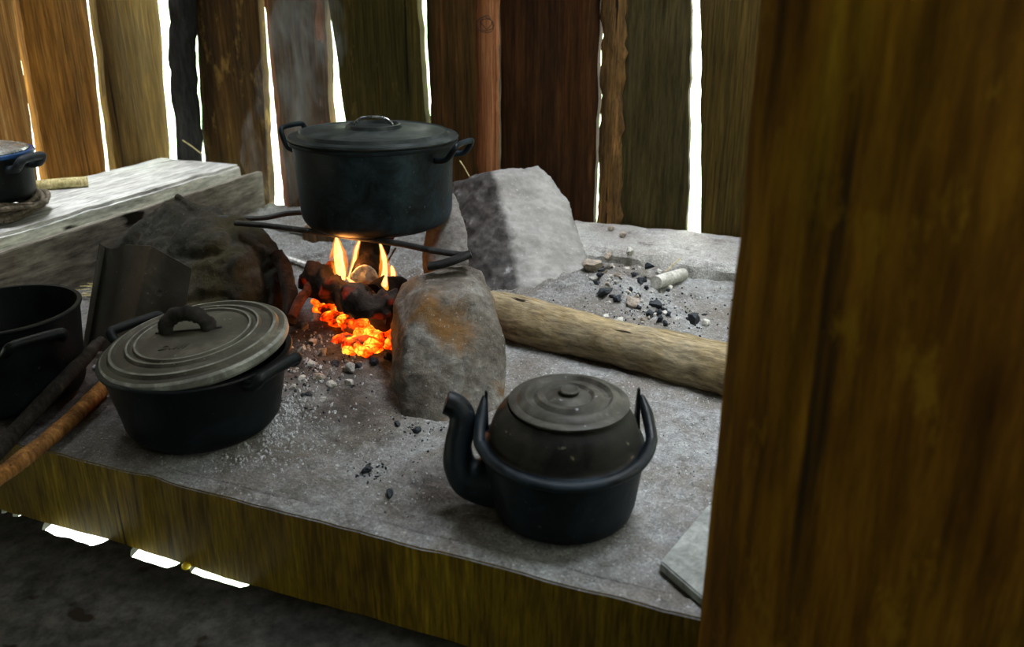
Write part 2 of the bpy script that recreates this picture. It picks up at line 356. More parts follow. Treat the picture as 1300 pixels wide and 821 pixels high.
# ash ground
def ash_mat(name, c1, c2, c3, dirt, dark_spots=()):
    m, nt, b = mat_base(name, .95, 0, .15)
    big = noise_tex(nt, 7, coords(nt), 7, .65, .6); fine = noise_tex(nt, 55, coords(nt), 10, .8, .4); gr = noise_tex(nt, 260, coords(nt), 4, .7)
    col = ramp(nt, fine, [(.3, c1), (.5, c2), (.68, c3)])
    col = mix(nt, ramp(nt, big, [(.4, (.85,)*3), (.6, (0, 0, 0))]), col, dirt)
    dk = noise_tex(nt, 16, coords(nt, loc=(9, 3, 1)), 8, .7, .5)
    col = mix(nt, ramp(nt, dk, [(.54, (0, 0, 0)), (.68, (.75,)*3)]), col, (.07, .062, .055))
    col = mix(nt, 1.0, col, ramp(nt, gr, [(.3, (.62,)*3), (.5, (1,)*3), (.7, (1.4,)*3)]), 'MULTIPLY')
    col = mix(nt, ramp(nt, noise_tex(nt, 190, coords(nt, loc=(1, 8, 2)), 4, .6), [(.62, (0, 0, 0)), (.68, (.8,)*3)]), col, (.6, .63, .66))
    col = mix(nt, ramp(nt, noise_tex(nt, 120, coords(nt, loc=(4, 4, 4)), 5, .7), [(.64, (0, 0, 0)), (.70, (.85,)*3)]), col, (.025, .025, .03))
    for (ca, cb, r0, r1) in dark_spots:
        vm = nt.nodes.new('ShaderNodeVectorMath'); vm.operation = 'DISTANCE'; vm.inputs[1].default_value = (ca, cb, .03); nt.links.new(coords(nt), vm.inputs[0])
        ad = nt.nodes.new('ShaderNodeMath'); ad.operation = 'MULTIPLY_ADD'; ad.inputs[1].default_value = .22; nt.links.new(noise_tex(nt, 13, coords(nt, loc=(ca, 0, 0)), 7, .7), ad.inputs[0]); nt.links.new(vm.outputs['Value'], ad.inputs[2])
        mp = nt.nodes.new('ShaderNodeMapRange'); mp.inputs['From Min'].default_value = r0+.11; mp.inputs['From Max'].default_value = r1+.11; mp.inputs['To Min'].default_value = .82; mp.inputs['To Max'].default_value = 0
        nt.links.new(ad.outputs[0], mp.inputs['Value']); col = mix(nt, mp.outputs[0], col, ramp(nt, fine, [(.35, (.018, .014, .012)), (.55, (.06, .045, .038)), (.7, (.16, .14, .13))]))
    nt.links.new(col, b.inputs['Base Color']); bump(nt, b, mix(nt, .4, fine, gr), 1.0, .012); return m
M['ash'] = ash_mat('ash_ground', (.15, .15, .15), (.27, .275, .28), (.44, .445, .45), (.17, .15, .13), dark_spots=((.2, .43, .1, .24), (-.18, .16, .12, .26), (.36, .24, .03, .12), (.62, .09, .03, .12)))  # soot round the fire; the other spots just darken the ash
M['ash_clean'] = ash_mat('ash_pale', (.25, .25, .24), (.4, .4, .39), (.55, .55, .54), (.3, .28, .26))

# ------------------------------------------------------------------ hearth bed (ash over packed earth)
LOG_A0, LOG_A1 = Vector(AB(atz(645, 428, .0))), Vector(AB(atz(905, 492, .0)))
def log_b(a):
    t = (a-LOG_A0.x)/(LOG_A1.x-LOG_A0.x); return LOG_A0.y + (LOG_A1.y-LOG_A0.y)*t
def sm(x, e0, e1):
    t = max(0, min(1, (x-e0)/(e1-e0))); return t*t*(3-2*t)
def ground(a, b):
    p = Vector((a, b, 0))
    h = .004*noise.fractal(p*7, .9, 2, 4)
    h += .0035*noise.fractal(p*38, .8, 2, 4)
    front = sm(b, .0, .06)                                   # flattens on the front board
    m = math.exp(-(((a-.22)/.2)**2 + ((b-.44)/.17)**2))      # fire mound
    h += m*(.026 + .008*noise.fractal(p*30, .6, 2, 4))
    m2 = math.exp(-(((a-.27)/.11)**2 + ((b-.22)/.1)**2)); h += m2*.018   # low heap before the fire
    if a > .3: h += .042*sm(b, log_b(a)+.0, log_b(a)+.07)*sm(a, .3, .5)
    h += .03*sm(b, .62, .95)*(1-sm(a, .3, .5))
    m3 = math.exp(-(((a-.62)/.12)**2 + ((b-.83)/.14)**2)); h += m3*(.035+.014*noise.fractal(p*26, .7, 2, 4))    # rubble by the boulder
    h += .006*sm(b, .6, .8)*noise.fractal(p*45, .7, 2, 3)*(1-sm(a, .75, .85))
    return h*front if b > 0 else 0
bm = bmesh.new(); na, nb = 290, 230; a_lo, a_hi = -.53, 1.75; rows = []
for j in range(nb+1):
    b = .0 + (WALL_B-.004)*j/nb; row = []
    for i in range(na+1):
        s = i/na; a = a_lo + (1.15-a_lo)*min(1, s/.9) + (a_hi-1.15)*max(0, (s-.9)/.1)
        row.append(bm.verts.new((a, b, ground(a, b))))
    rows.append(row)
for j in range(nb):
    for i in range(na): bm.faces.new((rows[j][i], rows[j][i+1], rows[j+1][i+1], rows[j+1][i]))
rim = rows[0] + [r[-1] for r in rows[1:]] + rows[-1][-2::-1] + [r[0] for r in rows[-2:0:-1]]
low = [bm.verts.new((v.co.x, v.co.y, FLOOR_Z+.002)) for v in rim]
for k in range(len(rim)):
    k2 = (k+1) % len(rim); bm.faces.new((rim[k2], rim[k], low[k], low[k2]))
bm.faces.new(list(reversed(low)))
bed = link_mesh('ash_bed', bm, M['ash'], sharp=80); bed.location = OR; bed.rotation_euler = (0, 0, YAW)
tag(bed, 'grey wood ash spread over the packed earth of the raised hearth', 'ash', kind='stuff')
def on_ground(u, v, lift=0.0):
    z = .02
    for _ in range(12):
        p = atz(u, v, z); a, b = AB(p); z = ground(a, b)
    return Vector((p.x, p.y, z+lift))

# ------------------------------------------------------------------ setting: floor, roof, shell
def frame_obj(name, bm, mat, **k):
    o = link_mesh(name, bm, mat, sharp=30, **k); o.location = OR; o.rotation_euler = (0, 0, YAW); return o
bm = bmesh.new()
A0, A1, B0 = -1.0, 2.1, -2.6
edge = []; a = A0
while a < A1:                                   # ragged front edge that leaves slits of daylight at the board
    u = None
    gap = .0
    for s0, s1, w in ((-.124, -.108, .010), (-.100, -.082, .008), (-.032, .094, .015), (.143, .236, .014), (.250, .36, .010)):
        if s0 < a < s1:
            t = min(a-s0, s1-a); gap = w*min(1, t/.012)*(1+.25*noise.noise(Vector((a*40, 0, 0))))
    edge.append((a, -.012 if gap <= 0 else -.030-gap)); a += .004
vt = [(bm.verts.new((a, e, FLOOR_Z)), bm.verts.new((a, e, FLOOR_Z-.012)), bm.verts.new((a, B0, FLOOR_Z)), bm.verts.new((a, B0, FLOOR_Z-.012))) for a, e in edge]
for p, q in zip(vt, vt[1:]):
    bm.faces.new((p[2], q[2], q[0], p[0])); bm.faces.new((p[0], q[0], q[1], p[1])); bm.faces.new((p[1], q[1], q[3], p[3]))
frame_obj('floor', bm, M['floor_wood'], smooth=False)['kind'] = 'structure'
bm = box(-1.4, 2.6, -3.0, 1.8, 0, .04); o = frame_obj('ceiling', bm, M['shell_wood']); o.location = OR + Vector((0, 0, 1.95)); o['kind'] = 'structure'
# wall behind the viewer with a doorway, side wall with a wide doorway, left wall beyond the boards
bm = box(-1.0, 1.3, -2.64, -2.6, FLOOR_Z-.03, 1.95); box(1.5, 2.1, -2.64, -2.6, FLOOR_Z-.03, 1.95, bm); box(1.3, 1.5, -2.64, -2.6, 1.5, 1.95, bm)
frame_obj('wall_back', bm, M['shell_wood'])['kind'] = 'structure'
bm = box(1.82, 1.86, -2.6, -.7, FLOOR_Z-.03, 1.95); box(1.82, 1.86, -.5, .2, FLOOR_Z-.03, 1.95, bm); box(1.82, 1.86, -.7, -.5, FLOOR_Z-.03, .6, bm); box(1.82, 1.86, -.7, -.5, 1.5, 1.95, bm); box(1.82, 1.86, .42, 1.3, FLOOR_Z-.03, 1.95, bm); box(1.82, 1.86, .2, .42, 1.55, 1.95, bm)  # narrow slot added to go with the post lamp, not a known window
frame_obj('wall_side', bm, M['shell_wood'])['kind'] = 'structure'

# ------------------------------------------------------------------ plank walls
def hit(u, v, axis):
    """point of the wall plane seen at the pixel -> (run coordinate, height)"""
    d = ray(u, v); o = Vector((0, 0, CAM_H))
    n = BX if axis == 'A' else AX; k = WALL_B if axis == 'A' else LEFT_A
    t = ((OR + n*k) - o).dot(n)/d.dot(n); p = o + d*t; a, b = AB(p)
    return (a if axis == 'A' else b), p.z
wl = empty('wall_left', W(LEFT_A, .5, 0)); wl['kind'] = 'structure'
wr = empty('wall_right', W(.4, WALL_B, 0)); wr['kind'] = 'structure'
def plank(axis, tl, tr, bl, br, vb, mat, z0, thick=.035, parent=None, ztop=1.82, label=None, **k):
    """tl,tr: edges in the top row of the photo; bl,br: edges at row vb"""
    (p, zt), (q, _) = hit(tl, 0, axis), hit(tr, 0, axis); (r, zb), (s, zb2) = hit(bl, vb, axis), hit(br, vb, axis)
    _, zq = hit(tr, 0, axis)
    def ext(top, zt_, bot, zb_, z): return bot + (top-bot)*(z-zb_)/(zt_-zb_)
    l0, l1 = ext(p, zt, r, zb, z0), ext(p, zt, r, zb, 1.0); r0, r1 = ext(q, zq, s, zb2, z0), ext(q, zq, s, zb2, 1.0)
    bm = plank_mesh(l1, r1, l0, r0, z0, ztop, 1.0, WALL_B, thick, axis, **k)
    par = wl if axis == 'B' else wr
    o = link_mesh('plank', bm, mat, sharp=50); recentre(o); o.parent = par; o.matrix_parent_inverse = Matrix.Translation(-par.location)
    if label: o['label'] = label
    return o
plank('B', -150, -75, -110, -35, 210, M['plank_orange'], .0, seed=70)
plank('B', -66, 18, -24, 48, 205, M['plank_pale'], .0, seed=71, label='streaky orange plank')
plank('B', 27, 113, 61, 137, 215, M['plank_orange'], .0, seed=72, label='smooth orange plank')
plank('B', 124, 203, 149, 218, 205, M['plank_olive_brown'], .0, seed=73, label='olive brown plank')
for k in range(12):
    b1 = hit(-155, 0, 'B')[0]-.02-.26*k
    bm = plank_mesh(b1-.24, b1, b1-.24, b1, 0, 1.82, 1.0, WALL_B, .035, 'B', seed=80+k); o = link_mesh('plank', bm, M['plank_orange'], sharp=50)
    recentre(o); o.parent = wl; o.matrix_parent_inverse = Matrix.Translation(-wl.location)
plank('A', 245, 326, 258, 338, 205, M['plank_mottled'], .0, seed=74, wavy=.007, label='dark mottled plank')
plank('A', 334, 410, 357, 421, 200, M['plank_smoked'], .0, seed=75, wavy=.006, side_l=.0, label='smoke greyed plank')
plank('A', 416, 528, 437, 539, 150, M['plank_green'], .0, seed=76, wavy=.006, label='dark olive plank')
plank('A', 539, 631, 548, 631, 200, M['plank_red'], .0, seed=77, wavy=.004, label='reddish plank')
plank('A', 634, 762, 636, 753, 275, M['plank_dark_red'], .0, seed=78, label='wide dark red plank')
plank('A', 770, 877, 765, 872, 280, M['plank_grey_olive'], .0, seed=79, wavy=.007, label='greyish olive plank')
plank('A', 889, 1010, 889, 995, 290, M['plank_tan'], .0, seed=81, label='tan plank')
plank('A', 1018, 1140, 1003, 1112, 290, M['plank_red'], .0, seed=82)
plank('A', 1150, 1290, 1122, 1250, 290, M['plank_olive_brown'], .0, seed=83)
plank('A', 1298, 1420, 1260, 1370, 290, M['plank_red'], .0, seed=84)
# waney strip, lit glow put into its colour, between the reddish and the wide dark plank, bark edge further right
def edge_strip(name, us_t, us_b, vb, rad, mat, label, db=-.004, rough=.25):
    (p, zt), (r, zb) = hit(us_t, 0, 'A'), hit(us_b, vb, 'A')
    pts = [W(r+(p-r)*(z-zb)/(zt-zb), WALL_B+db, z) for z in [ -.0 + 1.8*i/90 for i in range(91)]]
    bm = tube(pts, rad, 20, flat=.4, flat_axis=BX, rough=rough, freq=26)
    o = link_mesh(name, bm, mat, sharp=70); recentre(o); o.parent = wr; o.matrix_parent_inverse = Matrix.Translation(-wr.location); o['label'] = label; return o
edge_strip('edge_slab', 619, 619, 200, .031, M['lit_edge_wood'], 'waney edge with a lit pale red glow in its colour', db=.004, rough=.12)
edge_strip('edge_slab', 780, 774, 260, .030, M['brown_bark'], 'ragged brown bark edge', db=-.002, rough=.32)
edge_strip('edge_slab', 403, 412, 200, .012, M['lit_edge_wood'], 'waney edge with a lit orange glow in its colour', db=.004, rough=.3)
edge_strip('edge_slab', 338, 362, 250, .011, M['lit_edge_wood'], 'waney edge with a lit orange glow in its colour', db=.006, rough=.2)
# rails outside that hold the boards
bm = box(-.95, 1.9, WALL_B+.05, WALL_B+.09, 1.2, 1.27); o = frame_obj('rail', bm, M['shell_wood']); o.parent = wr; o.matrix_parent_inverse = Matrix.Translation(-wr.location)
# corner post: crooked dark trunk
cpts = []
for v, u in ((-260, 228), (-150, 230), (-60, 231), (0, 231), (30, 233), (60, 231), (100, 233), (150, 238), (205, 242), (235, 244)):
    p = aty(u, v, 2.50); cpts.append(p)
cpts = resample(spline(cpts, 5), .02)
bm = tube(cpts, .038, 20, rough=.16, freq=16); o = link_mesh('corner_post', bm, M['bark'], sharp=70); recentre(o)
tag(o, 'crooked dark round post in the corner between the two plank walls', 'post')

# ------------------------------------------------------------------ hearth surround
def board(name, a0, a1, b0, b1, z0, z1, mat, bev=.004, rough=.002, n=60, seed=0, along='a'):
    """sawn board with slightly uneven faces"""
    bm = box(a0, a1, b0, b1, z0, z1)
    bmesh.ops.bevel(bm, geom=bm.edges[:], offset=bev, segments=2, affect='EDGES')
    es = [e for e in bm.edges if abs((e.verts[0].co-e.verts[1].co).dot(Vector((1, 0, 0) if along == 'a' else (0, 1, 0)))) > .5*(a1-a0 if along == 'a' else b1-b0)]
    bmesh.ops.subdivide_edges(bm, edges=es, cuts=n, use_grid_fill=True)
    for v in bm.verts:
        p = v.co*9 + Vector((seed, 0, 0)); v.co += Vector((noise.fractal(p, .8, 2, 3), noise.fractal(p+Vector((7, 0, 0)), .8, 2, 3), noise.fractal(p+Vector((0, 7, 0)), .8, 2, 3)))*rough
    o = frame_obj(name, bm, mat); return o
fb = board('hearth_board', -.50, 1.6, -.03, -.0005, FLOOR_Z+.001, .002, M['board_green'], .002, .0035, 140)
fb.data.materials.append(M['ash'])
for f in fb.data.polygons:
    if f.normal.z > .5: f.material_index = 1
tag(fb, 'olive-yellow wooden board standing on edge along the front of the hearth', 'board')
sb = board('side_board', -.542, -.522, .02, 1.205, .0, .136, M['grey_wood'], .002, .0025, 60, 3, 'b')
tag(sb, 'rough grey board standing upright on edge along the left of the hearth', 'board')
bn = board('bench_plank', -.875, -.576, -.2, 1.18, .118, .158, M['bench_wood'], .008, .004, 70, 6, 'b')
tag(bn, 'thick pale grey bench plank lying along the left plank wall', 'bench')
for bb in (.05, .6, 1.05):
    bl = board('bench_block', -.86, -.60, bb-.04, bb+.04, FLOOR_Z+.001, .117, M['grey_wood'], .004, .002, 6, 9); bl.parent = None
    tag(bl, 'dark block under the pale bench plank', 'block', 'blocks under the bench')
# ledge along the right wall: rounded earth-covered beam
bm = bmesh.new(); n = 120; prof = [(.985, -.02), (.985, .045), (.99, .066), (1.005, .078), (1.04, .081), (1.12, .079), (1.225, .078), (1.225, -.02)]
rows = []
for i in range(n+1):
    a = .44 + 1.3*i/n
    rows.append([bm.verts.new((a, b + .010*noise.fractal(Vector((a*6, k, 0)), .8, 2, 4)*(k < 5) , z + (.007*noise.fractal(Vector((a*9, b*9, 1)), .8, 2, 4) if 0 < k < 7 else 0))) for k, (b, z) in enumerate(prof)])
for p, q in zip(rows, rows[1:]):
    for k in range(len(prof)): k2 = (k+1) % len(prof); bm.faces.new((p[k], p[k2], q[k2], q[k]))
bm.faces.new(rows[0]); bm.faces.new(list(reversed(rows[-1]))); bmesh.ops.recalc_face_normals(bm, faces=bm.faces)
o = frame_obj('earth_ledge', bm, M['ash_clean']); tag(o, 'low rounded ash-covered ledge at the foot of the right plank wall', 'ledge')
# kerb log
p0 = W(LOG_A0.x-.08, log_b(LOG_A0.x-.08)+.012, .036); p1 = W(1.25, log_b(1.25)+.010, .034)
bm = tube(resample([p0, p0.lerp(p1, .5)+Vector((0, 0, .001)), p1], .008), .045, 36, rough=.14, freq=9)
o = link_mesh('kerb_log', bm, M['log_wood'], sharp=60)
me = o.data; mid = (p0+p1)/2; me.transform(Matrix.Translation(-mid)); ang = math.atan2((p1-p0).y, (p1-p0).x); me.transform(Matrix.Rotation(-ang, 4, 'Z'))
o.location = mid; o.rotation_euler = (0, 0, ang)
tag(o, 'pale peeled log lying behind the kettle as a kerb of the hearth', 'log')
# slate bottom right
q = [atz(838, 712, .016), atz(899, 640, .016), atz(1010, 640, .016), atz(1060, 740, .016), atz(905, 770, .016)]
bm = bmesh.new(); top = [bm.verts.new(p) for p in q]; f = bm.faces.new(top); r = bmesh.ops.extrude_face_region(bm, geom=[f])
for v in r['geom']:
    if isinstance(v, bmesh.types.BMVert): v.co.z -= .014
bmesh.ops.recalc_face_normals(bm, faces=bm.faces); bmesh.ops.bevel(bm, geom=bm.edges[:], offset=.002, segments=2, affect='EDGES')
o = link_mesh('slate_slab', bm, M['slate']); recentre(o); tag(o, 'flat grey stone slab at the bottom right beside the foreground post', 'slab')

# ------------------------------------------------------------------ foreground post
bm = bmesh.new()
pl = aty(925, 365, .52); x0 = pl.x + .009; ring = []
sect = [(.3-.3*math.cos(t), .19-.19*math.sin(t)) for t in [PI/2*k/16 for k in range(17)]] + [(.34, .02), (.34, .08), (.30, .14), (.20, .19), (.06, .21)]
sect[10] = (sect[10][0], sect[10][1]+.006)
x0 += max(0, min(0, 0)) - min((x - pl.x/(.52*math.cos(PITCH)+(CAM_H-pl.z)*math.sin(PITCH))*((.50+y)*math.cos(PITCH)+(CAM_H-pl.z)*math.sin(PITCH))) for x, y in sect) - pl.x
rows = []
for i in range(81):
    z = FLOOR_Z + (1.95-FLOOR_Z)*i/80
    rows.append([bm.verts.new((x + .003*noise.fractal(Vector((k*2.3, z*3, 0)), .8, 2, 3) , y + .004*noise.fractal(Vector((k, z*4, 4)), .8, 2, 3), z)) for k, (x, y) in enumerate(sect)])
for p, q in zip(rows, rows[1:]):
    for k in range(len(sect)): k2 = (k+1) % len(sect); bm.faces.new((p[k], p[k2], q[k2], q[k]))
bm.faces.new(rows[0]); bm.faces.new(rows[-1]); bmesh.ops.recalc_face_normals(bm, faces=bm.faces)
o = link_mesh('house_post', bm, M['post_wood'], sharp=30); o.location = (x0, .50, 0)
tag(o, 'thick yellow-brown wooden post blurred close in the right foreground', 'post')

# ------------------------------------------------------------------ stones of the fireplace
def P(u, v, y): return aty(u, v, y)
# the pale boulder: sooty on the side towards the fire
bm_ = stone('boulder_stone', (.17, .165, .16), (.25, .245, .24), (.32, .315, .31), 9, speck=(.5, .5, .5), bumpy=.4, mottle=.3)
mm, nt, b, col = bm_
sx = nt.nodes.new('ShaderNodeSeparateXYZ'); nt.links.new(coords(nt), sx.inputs[0])
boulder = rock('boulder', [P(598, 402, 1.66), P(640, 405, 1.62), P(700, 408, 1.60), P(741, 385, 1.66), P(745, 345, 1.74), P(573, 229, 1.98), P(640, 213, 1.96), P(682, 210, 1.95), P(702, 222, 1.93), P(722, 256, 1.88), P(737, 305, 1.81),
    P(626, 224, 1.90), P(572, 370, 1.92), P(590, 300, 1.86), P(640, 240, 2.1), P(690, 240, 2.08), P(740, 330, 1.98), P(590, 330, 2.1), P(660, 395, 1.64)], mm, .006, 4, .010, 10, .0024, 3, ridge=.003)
recentre(boulder); bl_ = boulder.location
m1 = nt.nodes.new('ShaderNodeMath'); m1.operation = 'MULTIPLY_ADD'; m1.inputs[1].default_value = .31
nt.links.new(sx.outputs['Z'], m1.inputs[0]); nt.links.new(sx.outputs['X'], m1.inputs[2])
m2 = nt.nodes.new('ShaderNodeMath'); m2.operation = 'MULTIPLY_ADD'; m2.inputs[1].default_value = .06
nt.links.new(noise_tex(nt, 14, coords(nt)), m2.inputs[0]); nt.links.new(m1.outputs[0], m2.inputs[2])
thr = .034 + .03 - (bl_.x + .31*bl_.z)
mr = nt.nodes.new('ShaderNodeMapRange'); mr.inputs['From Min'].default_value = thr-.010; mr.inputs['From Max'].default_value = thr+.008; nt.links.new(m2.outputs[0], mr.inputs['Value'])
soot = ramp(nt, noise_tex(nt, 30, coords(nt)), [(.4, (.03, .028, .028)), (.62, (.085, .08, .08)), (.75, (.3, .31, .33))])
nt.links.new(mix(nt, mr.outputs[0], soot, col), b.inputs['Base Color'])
tag(boulder, 'largest pale grey boulder, sooty on its left side, behind the kerb log', 'stone')
# standing stone in front of it
fs = rock('hearth_stone', [P(500, 378, 1.36), P(512, 352, 1.40), P(543, 337, 1.40), P(590, 327, 1.42), P(612, 335, 1.42), P(628, 372, 1.36), P(638, 420, 1.30), P(640, 500, 1.25), P(626, 530, 1.205), P(560, 540, 1.17), P(514, 532, 1.18), P(500, 480, 1.24),
    P(545, 372, 1.29), P(600, 372, 1.30), P(515, 420, 1.25), P(600, 340, 1.52), P(530, 345, 1.52), P(500, 460, 1.40), P(630, 450, 1.42)], M['front_stone'], .005, 5, .007, 11, .0016, 8)
recentre(fs); fs.location += Vector((0, -.018, -.006)); tag(fs, 'upright grey-brown stone right of the fire holding the iron bar ends', 'stone')
# dark rock on the left
rk = rock('hearth_stone', [P(150, 425, 1.52), P(112, 428, 1.62), P(125, 322, 1.72), P(160, 300, 1.68), P(203, 262, 1.70), P(224, 243, 1.72), P(254, 254, 1.70), P(302, 272, 1.66), P(334, 290, 1.64), P(354, 316, 1.62), P(366, 345, 1.60), P(377, 372, 1.57), P(379, 408, 1.53), P(300, 430, 1.46),
    P(220, 435, 1.46), P(240, 330, 1.56), P(300, 330, 1.52), P(230, 290, 1.95), P(330, 320, 1.8), P(150, 350, 1.85), P(360, 380, 1.72)], M['dark_stone'], .006, 2, .012, 11, .0022, 17, ridge=.009)
recentre(rk); tag(rk, 'big blackened craggy stone left of the fire behind the metal sheet', 'stone')
ws = rock('hearth_stone', [P(540, 290, 1.60), P(597, 330, 1.52), P(555, 345, 1.47), P(535, 320, 1.56), P(566, 240, 1.66), P(578, 246, 1.66), P(592, 290, 1.58), P(575, 300, 1.72), P(590, 410, 1.52), P(548, 410, 1.55), P(575, 400, 1.68)], M['wedge_stone'], .005, 2, .003, 11, .0012, 27)
recentre(ws); tag(ws, 'small grey wedge of stone squeezed between the hanging pot and the boulder', 'stone')

# ------------------------------------------------------------------ metal sheet leaning on the dark rock
def sheet():
    us = [112, 128, 142, 162, 190, 205, 245]; nU, nV = 80, 60; bm = bmesh.new(); g = {}
    TL, TM, TR, BR, BM_, BL = (126, 309), (192, 312), (244, 341), (228, 442), (160, 446), (104, 446)
    for j in range(nV+1):
        t = j/nV
        for i in range(nU+1):
            s = i/nU
            if s < .5: top = Vector(TL).lerp(Vector(TM), s*2); bot = Vector(BL).lerp(Vector(BM_), s*2)
            else: top = Vector(TM).lerp(Vector(TR), s*2-1); bot = Vector(BM_).lerp(Vector(BR), s*2-1)
            if s < .25: top.y += 6*math.sin(s/.25*PI)
            q = top.lerp(bot, t); y = 1.475 - .045*t
            y += -.022*math.sin(min(1, s/.5)*PI) if s < .5 else .006*math.sin((s-.5)*2*PI)
            y += .008*noise.noise(Vector((s*3, t*2, 1)))
            if s < .06: y -= .02*(1-s/.06)
            g[i, j] = bm.verts.new(aty(q.x, q.y, y))
    hc = Vector((199, 370))
    for j in range(nV):
        for i in range(nU):
            s = (i+.5)/nU; t = (j+.5)/nV
            if (s-.70)**2*1.2 + (t-.40)**2*.9 < .0016: continue
            bm.faces.new((g[i, j], g[i, j+1], g[i+1, j+1], g[i+1, j]))
    bm.verts.ensure_lookup_table(); bmesh.ops.delete(bm, geom=[v for v in bm.verts if not v.link_faces], context='VERTS')
    bmesh.ops.recalc_face_normals(bm, faces=bm.faces)
    bmesh.ops.solidify(bm, geom=bm.faces[:], thickness=.0015)
    return bm
o = link_mesh('metal_sheet', sheet(), M['sheet'], sharp=60); recentre(o); o.location.z = max(o.location.z, .001)
tag(o, 'bent grey metal sheet with a round hole leaning on the dark stone', 'sheet')

# ------------------------------------------------------------------ pots
def pot_body(r_bot, r_top, h, wall=.003, lip=.006, fillet=.02, inside=.012):
    out = [(0, 0), (r_bot*.6, 0), (r_bot-fillet, 0)]
    for k in range(1, 7):
        t = k/6*PI/2; out.append((r_bot-fillet+fillet*math.sin(t), fillet-fillet*math.cos(t)))
    for k in range(1, 7):
        t = k/6; out.append((r_bot+(r_top-r_bot)*t, fillet+(h-fillet-.008)*t))
    out += [(r_top+lip, h-.006), (r_top+lip+.0012, h-.002), (r_top+lip, h), (r_top-wall, h), (r_top-wall-.001, h-.01)]
    out += [(r_bot-wall, inside+fillet), (r_bot-fillet, inside), (0, inside)]
    return out
def lug(parent, ang, r, z, w, d, h, rad, mat, name='handle', flat=1.0):
    """loop handle: two arms leave the wall and carry a grip"""
    c, s = math.cos(ang), math.sin(ang); er, et = Vector((c, s, 0)), Vector((-s, c, 0)); up = Vector((0, 0, 1)); base = er*r + up*z
    pts = [base - et*w - er*.004, base - et*w*1.02 + er*d*.55 + up*h*.15, base - et*w*.95 + er*d + up*h*.85, base - et*w*.6 + er*d*1.02 + up*h,
           base + et*w*.6 + er*d*1.02 + up*h, base + et*w*.95 + er*d + up*h*.85, base + et*w*1.02 + er*d*.55 + up*h*.15, base + et*w - er*.004]
    bm = tube(spline(pts, 7), rad, 12, rough=.06, freq=30); o = link_mesh(name, bm, mat, parent, sharp=70); return o
def dents(bm, amp, freq, seed=0):
    for v in bm.verts: v.co += Vector((v.co.x, v.co.y, 0)).normalized()*amp*noise.noise(v.co*freq+Vector((seed, 0, 0))) if Vector((v.co.x, v.co.y)).length > 1e-4 else Vector((0, 0, 0))
    return bm

# pot hanging over the fire on the bars
FPOT = Vector((-.268, 1.60, .207))
fp = empty('cooking_pot', FPOT, (math.radians(-1), 0, math.radians(-20))); fp.scale = (1.03, 1.03, 1.06)
tag(fp, 'tall black lidded pot standing on the iron bars over the flames', 'pot')
link_mesh('pot_body', dents(lathe(pot_body(.143, .150, .158, fillet=.028), 96), .002, 14), M['soot_blue'], fp)
RL = .157
lid = lathe([(0, .0185), (.03, .0185), (.044, .0175), (.0465, .0235), (.050, .0225), (.0525, .0165), (.058, .0155), (.11, .012), (.128, .010), (.134, .010), (.137, .012), (.141, .006), (.150, .004), (RL, .004), (RL+.002, .001), (RL, -.002), (.14, -.001), (.1, .006), (.05, .010), (0, .011)], 96)
lo = link_mesh('lid', dents(lid, .0015, 16, 5), M['fire_lid'], fp); lo.location = (0, 0, .161)
bm = tube(spline([(-.034, 0, .018), (-.032, 0, .026), (-.02, .0, .033), (0, 0, .035), (.02, 0, .033), (.033, 0, .026), (.036, 0, .018)], 6), .0028, 10); hh = link_mesh('lid_handle', bm, M['steel'], lo)
hh.rotation_euler = (0, 0, math.radians(20))
lug(fp, math.radians(180), .148, .132, .04, .030, .040, .0052, M['soot_blue'])
lug(fp, 0, .148, .132, .04, .034, .028, .0052, M['soot_blue'])
# rim bar: wire at the right handle
# lidded casserole at the left front
LP = Vector((-.484, 1.160, .0)); LP.z = max(ground(*AB(LP)) , .0)+.000
lp = empty('cooking_pot', LP, (0, 0, math.radians(-24))); lp.scale = (1.06, 1.06, 1.12)
tag(lp, 'wide black casserole with a tilted ribbed grey lid in front of the fire', 'pot')
link_mesh('pot_body', dents(lathe(pot_body(.112, .1275, .112, fillet=.03, lip=.005), 96), .002, 13, 3), M['soot_pot'], lp)
lug(lp, math.radians(168), .128, .104, .042, .030, .012, .0075, M['soot_pot'])
lug(lp, math.radians(0), .128, .101, .042, .019, .012, .0078, M['soot_pot'])
R2 = .138
prof = [(0, .016), (.06, .0158), (.080, .0140), (.0825, .0172), (.0855, .0172), (.088, .0134), (.092, .0134), (.0945, .0168), (.0975, .0166), (.1005, .0120), (.114, .0095), (.118, .0135), (.122, .0130), (.1255, .0078), (R2-.004, .007), (R2, .004), (R2+.0005, -.004), (R2-.003, -.009), (R2-.007, -.009), (R2-.008, -.002), (.1, .004), (.05, .009), (0, .010)]
M['pale_lid_rings'] = sooty('pale_lid_rings', (.09, .09, .078), (.27, .28, .25), .45, .2, 25, (.5, .52, .5), .5)  # paler on the ridges and outer edge so they stand out
lo = link_mesh('lid', lathe(prof, 112), [M['soot_lid'], M['pale_lid_rings']], lp)
for f in lo.data.polygons:
    r_ = math.hypot(f.center.x, f.center.y)
    if f.center.z > 0 and any(abs(r_-q_) < .0022 for q_ in (.084, .096, .120)) or r_ > R2-.004: f.material_index = 1; lo.location = (-.001, .002, .122); lo.scale = (.95, .95, .95)
lo.rotation_euler = (Euler((0, 0, math.radians(24))).to_matrix() @ Euler((math.radians(3.5), math.radians(-5.5), 0)).to_matrix()).to_euler()
bm = tube(resample(spline([(-.033, -.002, .012), (-.032, 0, .026), (-.020, .0, .038), (0, 0, .043), (.020, 0, .038), (.030, 0, .026), (.033, .0, .014)], 8), .0015), [.0105], 18, rough=.45, freq=60, seed=2)
